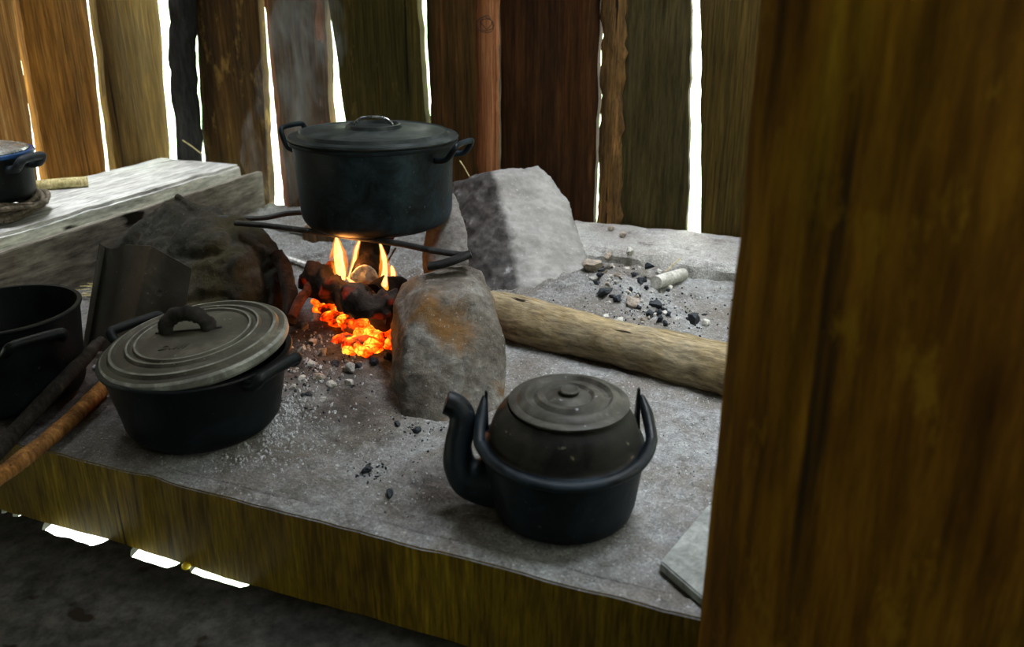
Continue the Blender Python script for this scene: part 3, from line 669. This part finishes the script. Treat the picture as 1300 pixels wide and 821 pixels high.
h = link_mesh('lid_handle', bm, M['rag'], lo, sharp=75); h.rotation_euler = (0, 0, math.radians(-2)); h.location = (-.012, .012, 0); h['label'] = 'black rag-wrapped lid handle'
bm = tube([(-.052, 0, .0168), (.05, 0, .0168)], .0012, 8, flat=2, flat_axis=(0, 1, 0)); w_ = link_mesh('wire', bm, M['iron'], lo); w_.location = (-.010, .010, 0)
cu = bpy.data.curves.new('marking', 'FONT'); cu.body = 'D.\u2160\u2160\u2160'.replace('\u2160', 'I'); cu.size = .018; cu.extrude = .0007; cu.bevel_depth = .0004; cu.align_x = 'CENTER'; cu.space_character = 1.25; cu.shear = .35
to = bpy.data.objects.new('marking', cu); C.objects.link(to); dg = bpy.context.evaluated_depsgraph_get(); me = bpy.data.meshes.new_from_object(to.evaluated_get(dg)); bpy.data.objects.remove(to)
me.materials.append(M['soot_lid']); t_ = bpy.data.objects.new('marking', me); C.objects.link(t_); t_.parent = lo; t_.location = (-.016, -.050, .0161); t_['label'] = 'raised cast letters'
# open pot cut by the left edge
EP = Vector((-.826, 1.245, .004)); EP.z = max(ground(*AB(EP)), 0)+.001
ep = empty('cooking_pot', EP, (0, 0, math.radians(-42)))
tag(ep, 'open black pot without a lid at the left edge beside the sticks', 'pot')
link_mesh('pot_body', dents(lathe(pot_body(.104, .113, .158, fillet=.03, lip=.003), 90), .0015, 13, 9), M['soot_pot'], ep)
lug(ep, 0, .112, .128, .040, .030, .018, .0075, M['soot_pot']); lug(ep, PI, .112, .128, .040, .030, .018, .0075, M['soot_pot'])
bm = lathe([(0, .055), (.07, .054), (.1035, .053), (.1035, .047), (0, .047)], 60); dr = link_mesh('food_residue', bm, M['clay_lump'], ep)
# lidded pot on the bench in a rattan ring
BP0 = atz(-12, 285, .155)
BPZ = .198
bp = empty('cooking_pot', Vector((-1.185, 1.825, BPZ)), (0, 0, math.radians(-8))); bp.scale = (1.14, 1.14, 1.0)
tag(bp, 'blue-rimmed dark pot with a shiny lid on the bench at the left edge', 'pot')
link_mesh('pot_body', lathe(pot_body(.088, .092, .105, fillet=.02, lip=.003), 80), M['soot_pot'], bp)
bm = lathe([(.088, .100), (.0975, .101), (.0985, .105), (.0975, .109), (.090, .1095), (.088, .106)], 80); rm = link_mesh('rim', bm, M['blue_enamel'], bp)
bm = lathe([(0, .128), (.04, .126), (.07, .120), (.082, .113), (.086, .115), (.089, .111), (.086, .108), (.06, .112), (0, .118)], 80); lo = link_mesh('lid', bm, M['bright_lid'], bp)
bm = lathe([(0, .150), (.010, .149), (.014, .143), (.010, .136), (.006, .130), (.006, .124), (0, .124)], 24); link_mesh('lid_knob', bm, M['charcoal'], lo)
lug(bp, math.radians(-2), .090, .078, .030, .026, .022, .009, M['charcoal']); lug(bp, math.radians(178), .090, .078, .030, .026, .022, .009, M['charcoal'])
bm = bmesh.new()
for k in range(7):
    ph = k*.9; rr = .086 + .009*(k % 3); zz = .010 + .008*(k//2)
    tube([Vector(((rr+.004*math.sin(5*t+ph))*math.cos(t), (rr+.004*math.sin(5*t+ph))*math.sin(t), zz+.007*math.sin(4*t+ph))) for t in [2*PI*i/90 for i in range(90)]], .0055, 8, bm, closed=True)
ring = link_mesh('pot_ring', bm, M['rattan'], None, sharp=80); ring.location = (-1.185, 1.825, .1635); ring.scale = (1.12, 1.12, 1)
tag(ring, 'twisted rattan ring under the blue-rimmed pot on the bench', 'ring')
bm = tube([(-.07, 0, 0), (.07, 0, 0)], .017, 18, flat=.8, flat_axis=(0, 0, 1), rough=.04); 
o = link_mesh('bamboo_piece', bm, M['bamboo'], sharp=40); o.location = atz(66, 240, .165) + Vector((0, .03, .0)); o.location.z = .172; o.rotation_euler = (0, 0, math.radians(24))
tag(o, 'short pale length of bamboo lying on the bench beside the pot', 'bamboo')

# ------------------------------------------------------------------ kettle
KP = Vector((.067, .933, 0)); KP.z = max(ground(*AB(KP)), 0)+.001
kt = empty('kettle', KP, (0, 0, math.radians(2))); kt.scale = (.985, .985, 1.07)
tag(kt, 'squat black kettle with ribbed lid, spout and folded handle in the foreground', 'kettle')
prof = [(0, 0), (.07, 0), (.085, .002), (.093, .008), (.097, .02), (.1015, .05), (.1055, .08), (.1070, .091), (.105, .097), (.100, .100), (.0975, .104), (.0955, .114), (.0905, .126), (.084, .135), (.0775, .140), (.0755, .143), (.073, .143), (.073, .13), (.09, .1), (.095, .03), (.085, .008), (0, .008)]
link_mesh('kettle_body', dents(lathe(prof, 96), .002, 14, 12), [M['kettle_body'], M['kettle_upper']], kt)
for f in kt.children[0].data.polygons:
    if f.center.z > .099: f.material_index = 1
prof = [(0, .1455), (.012, .1450), (.022, .1435), (.029, .1395), (.033, .1430), (.040, .1430), (.045, .1385), (.051, .1385), (.056, .1425), (.062, .1415), (.067, .1370), (.075, .1365), (.0775, .1350), (.0765, .1320), (.07, .1325), (.04, .136), (0, .139)]
lo = link_mesh('lid', dents(lathe(prof, 96), .001, 20, 4), M['grey_lid'], kt); lo.location = (.005, 0, .0125)
link_mesh('lid_knob', lathe([(0, .1495), (.008, .1492), (.0115, .1505), (.0135, .1495), (.0125, .146), (.010, .1435), (0, .1430)], 32), M['grey_lid'], lo)
# bail folded down against the shoulder
pts = [(-.104, .032, .140), (-.1055, .024, .132), (-.109, .008, .118), (-.111, -.016, .106)]
for k in range(11):
    t = PI + .25 + (PI-.5)*k/10; pts.append((.1115*math.cos(t), .1115*math.sin(t), .102-.006*math.sin((k/10)*PI)))
pts += [(.111, -.016, .106), (.110, .008, .120), (.107, .024, .132), (.105, .032, .138)]
bp_ = resample(spline(pts, 8), .003); bm = tube(bp_, [.0078*min(1, .25+.75*min(i_, len(bp_)-1-i_)/14) for i_ in range(len(bp_))], 14, flat=.75, flat_axis=(0, 0, 1), rough=.05, freq=20)
# flatten outward
link_mesh('bail_handle', bm, M['kettle_body'], kt, sharp=70)
for s in (-1, 1):
    bm = box(-.0025, .0025, -.012, .012, 0, .058); bmesh.ops.bevel(bm, geom=bm.edges[:], offset=.0018, segments=2, affect='EDGES')
    for v in bm.verts:
        v.co.y *= 1.05-.85*v.co.z/.058; v.co.x *= 1.2-.5*v.co.z/.058
    l = link_mesh('lug', bm, M['kettle_body'], kt); l.location = (s*.101, .032, .090); l.rotation_euler = (0, 0, 0)
    
pts = [(-.075, .0, .036), (-.100, .0, .038), (-.124, .002, .044), (-.137, .006, .060), (-.139, .012, .082), (-.134, .020, .102), (-.133, .026, .116), (-.141, .030, .127), (-.154, .031, .133)]
rad = [.034, .031, .027, .022, .0185, .0175, .0175, .0165, .0150]
sp = spline(pts, 6); rr = [rad[min(int(i/6), 8)]*(1-(i/6 % 1)) + rad[min(int(i/6)+1, 8)]*(i/6 % 1) for i in range(len(sp))]
bm = tube(sp, rr, 20, rough=.03, freq=20, caps=False)
inn = tube(list(reversed(sp[-14:])), [r-.003 for r in reversed(rr[-14:])], 20, caps=True)
me = bpy.data.meshes.new('t'); inn.to_mesh(me); inn.free(); bm.from_mesh(me); bpy.data.meshes.remove(me)
link_mesh('spout', bm, M['kettle_body'], kt, sharp=70)

# ------------------------------------------------------------------ iron bars over the fire
def bar(name, pts, rad, flat, label, seed=0):
    bm = tube(resample(spline(pts, 5), .006), rad, 12, flat=flat, flat_axis=(0, 0, 1), rough=.08, freq=22, seed=seed); o = link_mesh(name, bm, M['iron'], sharp=70); recentre(o); tag(o, label, 'bar'); return o
bar('iron_bar', [aty(300, 283, 1.60), aty(345, 287, 1.56), aty(420, 297, 1.51), aty(500, 308, 1.46), aty(550, 318, 1.42), aty(597, 325, 1.39)], .0075, .75, 'nearer dark iron bar running from the dark stone to the upright stone')
bar('iron_bar', [aty(262, 276, 1.66), aty(330, 277, 1.66), aty(375, 270, 1.68), aty(450, 272, 1.72), aty(540, 276, 1.76), aty(590, 280, 1.80)], .0075, .7, 'farther dark iron bar passing behind the pot to the boulder', 5)
bar('bar_end', [aty(545, 338, 1.375), aty(566, 334, 1.37), aty(598, 322, 1.375)], .012, .6, 'short flattened iron piece lying on the upright stone', 9)

# ------------------------------------------------------------------ fire wood and embers
def woodlog(name, pts, rad, mat, label, cat='firewood', rough=.22, seed=0.0, seg=22, group=None):
    bm = tube(resample(spline(pts, 4), .006), rad, seg, rough=rough, freq=26, seed=seed); o = link_mesh(name, bm, mat, sharp=75); recentre(o); tag(o, label, cat, group); return o
e = aty(464, 352, 1.50)
woodlog('fire_log', [e, e+Vector((.0, .10, .02)), e+Vector((.005, .19, .035))], .030, M['log_ash_bark'], 'burning log seen end-on with white ash, under the pot', rough=.14, seed=2)
bm = lathe([(0, .008), (.005, .006), (.011, .003), (.018, .001), (.024, .0035), (.0265, .001), (.026, -.006), (0, -.006)], 40, dent=.12)
o = link_mesh('log_end', bm, M['log_end_ash'], bpy.data.objects['fire_log'], sharp=70); o.rotation_euler = (PI/2+.15, 0, 0); o.location = (e + Vector((0, -.001, 0))) - bpy.data.objects['fire_log'].location
o['label'] = 'ashy white sawn end'
woodlog('fire_log', [aty(395, 352, 1.56), aty(425, 368, 1.49), aty(462, 382, 1.45), aty(500, 398, 1.42)], .027, M['char'], 'thick charred log lying across the embers', rough=.7, seed=5, seg=36)
woodlog('fire_log', [aty(440, 372, 1.40), aty(470, 392, 1.37), aty(504, 385, 1.40)], .021, M['char'], 'short crumbling charred log on top of the glowing embers', rough=.8, seed=9, seg=32)
woodlog('fire_log', [aty(520, 372, 1.56), aty(495, 362, 1.50), aty(478, 372, 1.46)], .020, M['char_cold'], 'black charred stub touching the upright stone', rough=.4, seed=12)
woodlog('burning_stick', [aty(423, 337, 1.60), aty(398, 362, 1.53), aty(382, 380, 1.48), aty(371, 402, 1.45)], [.013]*14+[.010]*60, M['char_red'], 'thin burning stick with a red glowing end left of the fire', rough=.3, seed=15)
woodlog('burnt_plank', [aty(352, 322, 1.57), aty(362, 345, 1.54), aty(368, 380, 1.49), aty(366, 412, 1.46)], .014, M['char_cold'], 'scorched pinkish wood piece leaning against the right of the dark stone', rough=.3, seed=19)
# ember lumps
def lump(name, loc, size, mat, seed, squash=.75, sub=2, rough=.5):
    bm = bmesh.new(); bmesh.ops.create_icosphere(bm, subdivisions=sub, radius=1)
    s = Vector((seed*1.3, seed*.7, seed)); sc = Vector((random.uniform(.9, 1.6), random.uniform(.65, 1.0), squash))
    for v in bm.verts:
        k = 1 + rough*noise.noise(v.co*1.2+s) + .25*rough*noise.noise(v.co*3.3+s)
        v.co = Vector((v.co.x*sc.x, v.co.y*sc.y, v.co.z*sc.z))*k*size
    if name != 'ember':
        pl_ = [Vector((random.gauss(0, 1), random.gauss(0, 1), random.gauss(0, 1))).normalized() for _ in range(9)]
        for v in bm.verts:
            for n_ in pl_:
                d_ = v.co.dot(n_) - size*.52
                if d_ > 0: v.co -= n_*d_
    o = link_mesh(name, bm, mat, sharp=18); zmin = min(v.co.z for v in o.data.vertices); o.data.transform(Matrix.Translation((0, 0, -zmin)))
    o.location = loc; o.rotation_euler = (0, 0, random.uniform(0, 6.28)); return o
pos = [(420, 400), (432, 392), (448, 402), (465, 410), (480, 415), (494, 412), (428, 416), (444, 420), (460, 426), (476, 430), (490, 424), (438, 433), (454, 440), (470, 442), (484, 436), (500, 428), (504, 414), (495, 440), (446, 448), (462, 450), (420, 408), (412, 398), (496, 402), (474, 420), (452, 414)]
for i, (u, v) in enumerate([(440, 412), (456, 424), (474, 432), (490, 420)] + pos):
    p = on_ground(u, v); p.z += .002 + .012*(v < 425)
    o = lump('ember', p - Vector((0, 0, .008 if i > 3 else .016)), random.uniform(.016, .023) if i > 3 else .034, M['ember'], i*3.1, .7, 3, .6)
    tag(o, 'glowing orange ember in the bed beneath the charred logs', 'ember', 'glowing embers beneath the logs')
# grey clinker round the fire
for i, (u, v, s, m) in enumerate([(398, 432, .012, 'clay_lump'), (385, 445, .010, 'ash_lump'), (410, 450, .012, 'clay_lump'), (395, 462, .011, 'ash_lump'), (425, 464, .013, 'charcoal'), (440, 470, .010, 'clay_lump'), (405, 478, .012, 'clay_lump'), (383, 480, .009, 'ash_lump'),
        (455, 466, .011, 'charcoal'), (475, 462, .012, 'charcoal'), (420, 490, .010, 'ash_lump'), (392, 500, .009, 'charcoal'), (445, 488, .010, 'ash_lump'), (388, 418, .012, 'clay_lump'), (400, 405, .012, 'clay_lump'), (492, 455, .013, 'charcoal'), (372, 492, .008, 'ash_lump'), (410, 507, .008, 'ash_lump')]):
    p = on_ground(u, v); o = lump('clinker', p-Vector((0, 0, .004)), s, M[m], i*2.3+50, .7, 2, .7)
    tag(o, 'crumbly %s lump of burnt debris in the ash around the fire' % {'clay_lump': 'brown', 'ash_lump': 'grey', 'charcoal': 'black'}[m], 'clinker', 'clinker round the fire, ' + {'clay_lump': 'brown', 'ash_lump': 'grey', 'charcoal': 'black'}[m])
# flames
def flame_obj(pts, rad, mat, name='flame', seg=16, parent=None):
    sp = spline(pts, 6); n = len(sp); rr = []
    for i in range(n):
        t = i/(n-1)*(len(rad)-1); k = min(int(t), len(rad)-2); rr.append(rad[k]+(rad[k+1]-rad[k])*(t-k))
    bm = tube(sp, rr, seg, flat=.55, flat_axis=(0, 1, 0), rough=.35, freq=24, seed=rad[0]*900); return link_mesh(name, bm, mat, parent, sharp=90)
def flame_thing(pix, y, rad, label):
    o = flame_obj([aty(u, v, y) for u, v in pix], rad, M['flame_outer']); base = Vector(aty(*pix[0], y)); o.data.transform(Matrix.Translation(-base)); o.location = base
    tag(o, label, 'flame'); c = flame_obj([aty(u, v, y) for u, v in pix], [r*.62 for r in rad], M['flame_core'], 'flame_core', parent=o); c.data.transform(Matrix.Translation(-base)); o.visible_shadow = True; return o
flame_thing([(434, 356), (431, 338), (429, 320), (427, 300)], 1.55, [.010, .017, .014, .002], 'tall bright yellow flame on the left licking the pot bottom')
flame_thing([(444, 352), (449, 335), (452, 318), (457, 303)], 1.53, [.006, .006, .006, .0015], 'slender flame beside the end-on log')
flame_thing([(484, 362), (489, 345), (487, 325), (481, 304)], 1.50, [.010, .010, .007, .0015], 'curved flame wrapping the right side of the end-on log')
flame_thing([(462, 371), (474, 373), (486, 366), (490, 350)], 1.465, [.006, .011, .010, .003], 'low yellow flame under the end-on log')
flame_thing([(497, 358), (499, 350), (498, 342), (497, 337)], 1.52, [.004, .009, .007, .002], 'small round yellow flame at the far right of the fire')
flame_thing([(440, 352), (447, 358), (454, 364), (460, 370)], 1.47, [.002, .004, .004, .002], 'thin orange flame under the left of the end-on log')
for (u, v, y, e_, r) in ((440, 335, 1.52, 1.1, .02), (455, 415, 1.42, .9, .03)):
    d = bpy.data.lights.new('fire_light', 'POINT'); d.energy = e_*.5; d.color = (1, .36, .08); d.shadow_soft_size = r; o = bpy.data.objects.new('fire_light', d); C.objects.link(o); o.location = aty(u, v, y) + Vector((.0, -.03, .03))

# ------------------------------------------------------------------ sticks at the lower left
woodlog('black_stick', [aty(128, 432, 1.36), aty(85, 478, 1.195), aty(40, 526, 1.13), aty(-15, 586, 1.03)], [.008]*4+[.010]*6+[.012]*90, M['dark_stick'], 'blackened stick, upper of the two lying between the pots', 'stick', rough=.06, seed=30)
woodlog('wooden_stick', [atz(135, 488, .022), atz(90, 532, .020), atz(50, 566, .022), atz(-15, 615, .026)], [.013]*10+[.012]*60, M['stick_wood'], 'brown wooden stick, lower of the two crossing the front board', 'stick', rough=.1, seed=33)

# ------------------------------------------------------------------ charcoal, lumps and twigs
for i, (u, v, s, m, lab) in enumerate([
    (784, 345, .017, 'charcoal', 'largest black charcoal lump high in the rubble beside the boulder'), (880, 409, .020, 'charcoal', 'black charcoal lump nearest the foreground post on the ash'),
    (833, 389, .016, 'charcoal', 'blue-grey charcoal lump in the middle of the scattered charcoal'), (820, 372, .008, 'charcoal', 'tiny upright charcoal bit above the blue-grey lump'), (765, 373, .018, 'charcoal', 'dark charcoal lump at the foot of the boulder'),
    (813, 362, .013, 'charcoal', None), (822, 340, .012, 'charcoal', 'charcoal bit on the ash slope near the ledge'), (805, 352, .010, 'charcoal', None), (825, 402, .012, 'charcoal', None), (838, 408, .010, 'charcoal', None), (845, 413, .009, 'charcoal', None),
    (895, 412, .011, 'ash_lump', 'grey lump touching the charcoal nearest the post'), (848, 366, .014, 'ash_lump', 'pale ash lump leaning on the grey stub'), (838, 350, .010, 'ash_lump', 'small pale lump at the foot of the thin straw'),
    (752, 345, .030, 'clay_lump', 'large brown clod at the right foot of the boulder'), (772, 330, .018, 'clay_lump', 'brown clod above the charcoal rubble'), (800, 322, .016, 'ash_lump', 'ashy clod below the greyish plank'), (802, 388, .018, 'clay_lump', 'brown clod behind the kerb log'),
    (790, 300, .013, 'clay_lump', None), (775, 292, .012, 'clay_lump', None), (467, 597, .010, 'charcoal', 'black charcoal bit on the ash near the front board'), (495, 627, .009, 'charcoal', 'round charcoal bit closest to the front board'), (530, 548, .009, 'charcoal', None), (505, 540, .007, 'charcoal', None),
    (445, 470, .014, 'ash_lump', 'bluish grey ash lump just below the embers'), (108, 462, .010, 'ash_white', None), (122, 468, .009, 'ash_white', None)]):
    p = on_ground(u, v); a_, b_ = AB(p)
    if b_ > .97: p = atz(u, v, .082)
    o = lump('charcoal' if m == 'charcoal' else 'ash_clod', p-Vector((0, 0, s*.2)), s, M[m], i*1.9+9, .62, 2, .75)
    g = None
    if lab is None: lab, g = {'charcoal': ('small black charcoal crumb scattered on the hearth ash', 'small charcoal crumbs on the ash'), 'clay_lump': ('small brown clod on the ledge near the planks', 'brown clods on the ledge'), 'ash_white': ('small white ash lump beside the black stick', 'white lumps by the black stick')}[m]
    tag(o, lab, 'charcoal' if m == 'charcoal' else 'clod', g)
woodlog('wood_stub', [on_ground(832, 370, .014), on_ground(866, 357, .016)], .014, M['ash_lump'], 'short round grey stub lying on the ash by the ledge', 'stub', rough=.06, seed=40, seg=26)
def straw(p, q, r, label, mat='bamboo'):
    bm = tube([p, p.lerp(q, .5)+Vector((0, 0, .002)), q], r, 6); o = link_mesh('straw', bm, M[mat]); recentre(o); tag(o, label, 'straw'); return o
straw(on_ground(845, 350, .012), aty(864, 328, 1.75), .0013, 'thin yellow straw leaning over the ash by the ledge')
straw(aty(487, 343, 1.60), aty(502, 315, 1.66), .0022, 'pale splinter sticking up behind the small flame')
straw(aty(584, 204, 2.02), aty(596, 224, 1.99), .0013, 'pale curved straw between the pot and the boulder top')
straw(aty(232, 178, 2.44), aty(258, 197, 2.38), .0018, 'thin pale twig leaning at the foot of the corner post')
# wood block, and pale strips standing for a lit floor gap, behind the fire
def small_board(name, pts4, th, mat, label, cat):
    bm = bmesh.new(); f = bm.faces.new([bm.verts.new(p) for p in pts4]); r = bmesh.ops.extrude_face_region(bm, geom=[f]); n = (Vector(pts4[1])-Vector(pts4[0])).cross(Vector(pts4[2])-Vector(pts4[1])).normalized()
    if n.y < 0: n = -n
    for v in r['geom']:
        if isinstance(v, bmesh.types.BMVert): v.co += n*th
    bmesh.ops.recalc_face_normals(bm, faces=bm.faces); bmesh.ops.bevel(bm, geom=bm.edges[:], offset=.002, segments=2, affect='EDGES'); o = link_mesh(name, bm, mat); recentre(o); tag(o, label, cat); return o
small_board('wood_block', [aty(384, 322, 2.05), aty(425, 325, 2.05), aty(425, 292, 2.05), aty(384, 290, 2.05)], .05, M['plank_smoked'], 'brown block of wood seen below the pot behind the fire', 'block')
for (p, q, r, lab) in ((on_ground(332, 290, .012), on_ground(402, 303, .012), .009, 'pale strip standing for a lit floor gap behind the dark stone, farther of two'), (on_ground(340, 322, .008), on_ground(412, 348, .008), .006, 'pale strip standing for a lit floor gap behind the dark stone, nearer the fire')):
    bm = tube(resample([p, q], .01), r, 10, flat=.5, flat_axis=(0, 0, 1), rough=.1); o = link_mesh('gap_gleam', bm, M['bench_wood']); recentre(o); tag(o, lab, 'gleam')
# straw under the side board at the left
bm = bmesh.new()
for k in range(26):
    p = on_ground(random.uniform(96, 118), random.uniform(352, 380), .004+.002*(k % 4)); q = p + Vector((random.uniform(.02, .05), random.uniform(-.02, .02), random.uniform(-.004, .006))); tube([p, q], .0011, 5, bm)
o = link_mesh('straw_tuft', bm, M['bamboo']); recentre(o); tag(o, 'tuft of dry yellow straw at the foot of the side board', 'straw', kind='stuff')
# wire knot on the reddish board, yellow fruit on the floor
bm = bmesh.new(); c = hit(622, 30, 'A'); c = W(c[0], WALL_B-.022, c[1])
for k in range(3):
    r_ = .012+.004*k; tube([c + AX*(r_*math.cos(t)*1.1 + .004*math.sin(2*t+k*2)) + Vector((0, 0, r_*math.sin(t)*1.0)) - BX*(.003*k+.002*math.sin(3*t)) for t in [2*PI*i/36 for i in range(36)]], .0009, 6, bm, closed=True)
o = link_mesh('wire_loop', bm, M['iron']); recentre(o); tag(o, 'small twisted wire loop hanging on the reddish plank edge', 'wire')
p = atz(237, 722, FLOOR_Z); bm = bmesh.new(); bmesh.ops.create_uvsphere(bm, u_segments=24, v_segments=14, radius=.0065)
for v in bm.verts: v.co.z = v.co.z*.85+.0055
o = link_mesh('yellow_kernel', bm, M['yellow']); o.location = p + Vector((0, 0, 0)); tag(o, 'small round yellow kernel on the floor by the slit of light', 'kernel')
# loose ash crumbs
def crumbs(name, spots, mat, seed, label):
    random.seed(seed); bm = bmesh.new()
    for (u0, u1, v0, v1, n, s0, s1) in spots:
        for _ in range(n):
            if u1 < 0: u, v = random.gauss(u0, -u1), random.gauss(v0, v1)
            else: u, v = random.uniform(u0, u1), random.uniform(v0, v1)
            p = on_ground(u, v); a, b = AB(p)
            if b < .0 or b > .97: continue
            s = random.uniform(s0, s1)*random.choice((.6, 1, 1)); r = bmesh.ops.create_icosphere(bm, subdivisions=1, radius=s)
            R = Euler((random.random()*6, random.random()*6, random.random()*6)).to_matrix(); k = Vector((1.2, .8, .6))
            for vv in r['verts']:
                q = R @ Vector((vv.co.x*k.x, vv.co.y*k.y, vv.co.z*k.z)); vv.co = q*random.uniform(.7, 1.15) + p + Vector((0, 0, s*.25))
    o = link_mesh(name, bm, mat, smooth=False); recentre(o); tag(o, label, 'ash', kind='stuff')
crumbs('ash_crumbs', [(362, -24, 530, 22, 420, .0007, .0034), (330, -24, 580, 12, 140, .0007, .0036), (345, -9, 545, 9, 160, .0012, .0038), (372, -7, 520, 8, 90, .0012, .0036), (400, -50, 560, 35, 140, .001, .003), (400, -28, 455, 28, 200, .002, .0045), (550, 800, 470, 500, 120, .001, .0025), (820, 905, 480, 640, 160, .0008, .0022), (520, -26, 340, 14, 260, .0012, .0036), (395, -16, 312, 8, 90, .0012, .0032), (380, 560, 520, 640, 130, .0008, .0024), (690, 910, 340, 420, 260, .001, .003), (200, 330, 575, 600, 60, .001, .0025)], M['ash_white'], 3, 'loose white ash flakes sprinkled over the hearth')
crumbs('char_crumbs', [(470, -12, 597, 8, 60, .001, .003), (840, -40, 395, 16, 170, .001, .0035), (790, -25, 350, 22, 120, .001, .0035), (520, -30, 545, 14, 60, .001, .003), (820, 900, 500, 640, 60, .0007, .0015), (400, -30, 470, 25, 150, .0015, .004), (480, 560, 560, 660, 40, .0008, .002)], M['charcoal'], 4, 'loose black charcoal crumbs sprinkled over the hearth')

random.seed(11)
def rubble(spots):
    k = 0
    for (u0, u1, v0, v1, n, s0, s1) in spots:
        for _ in range(n):
            p = on_ground(random.gauss(u0, u1), random.gauss(v0, v1)); a, b = AB(p)
            if b > .96 or b < log_b(a)+.07: continue
            sz = random.uniform(s0, s1); m = random.choice(('clay_lump', 'ash_lump', 'charcoal', 'ash_lump')); k += 1
            o = lump('charcoal' if m == 'charcoal' else 'ash_clod', p-Vector((0, 0, sz*.3)), sz, M[m], k*1.37+200, .6, 2, .8)
            w = {'clay_lump': 'brown', 'ash_lump': 'pale grey', 'charcoal': 'black charcoal'}[m]
            tag(o, 'small %s lump in the rubble between boulder and ledge' % w, 'charcoal' if m == 'charcoal' else 'clod', w + ' lumps in the rubble')
rubble([(775, 18, 350, 16, 34, .005, .012), (818, 26, 385, 12, 40, .003, .009), (800, 25, 325, 14, 18, .004, .009), (855, 22, 405, 6, 12, .003, .008)])

# ------------------------------------------------------------------ thin smoke drifting up left of the hanging pot
m = bpy.data.materials.new('smoke'); m.use_nodes = True; nt = m.node_tree; nt.nodes.clear(); out = nt.nodes.new('ShaderNodeOutputMaterial')
vs = nt.nodes.new('ShaderNodeVolumePrincipled'); vs.inputs['Color'].default_value = (.8, .85, .9, 1); vs.inputs['Anisotropy'].default_value = .3
vn = noise_tex(nt, 1.0, coords(nt, (14, 14, 5)), 4, .6, 1.2)
mrn = nt.nodes.new('ShaderNodeMapRange'); mrn.inputs['From Min'].default_value = .48; mrn.inputs['From Max'].default_value = .72; mrn.inputs['To Max'].default_value = 6.0
nt.links.new(vn, mrn.inputs['Value']); nt.links.new(mrn.outputs[0], vs.inputs['Density']); nt.links.new(vs.outputs[0], out.inputs['Volume'])
sp = [aty(365, 262, 1.80), aty(352, 225, 1.82), aty(355, 180, 1.85), aty(372, 120, 1.88), aty(385, 50, 1.92), aty(392, -40, 1.96)]
bm = tube(resample(spline(sp, 5), .02), [.02, .03, .04, .05, .055, .06, .065, .07, .075, .08] + [.085]*60, 20, rough=.3, freq=8)
o = link_mesh('smoke', bm, m); recentre(o); tag(o, 'thin grey smoke rising beside the pot in front of the planks', 'smoke', kind='stuff')
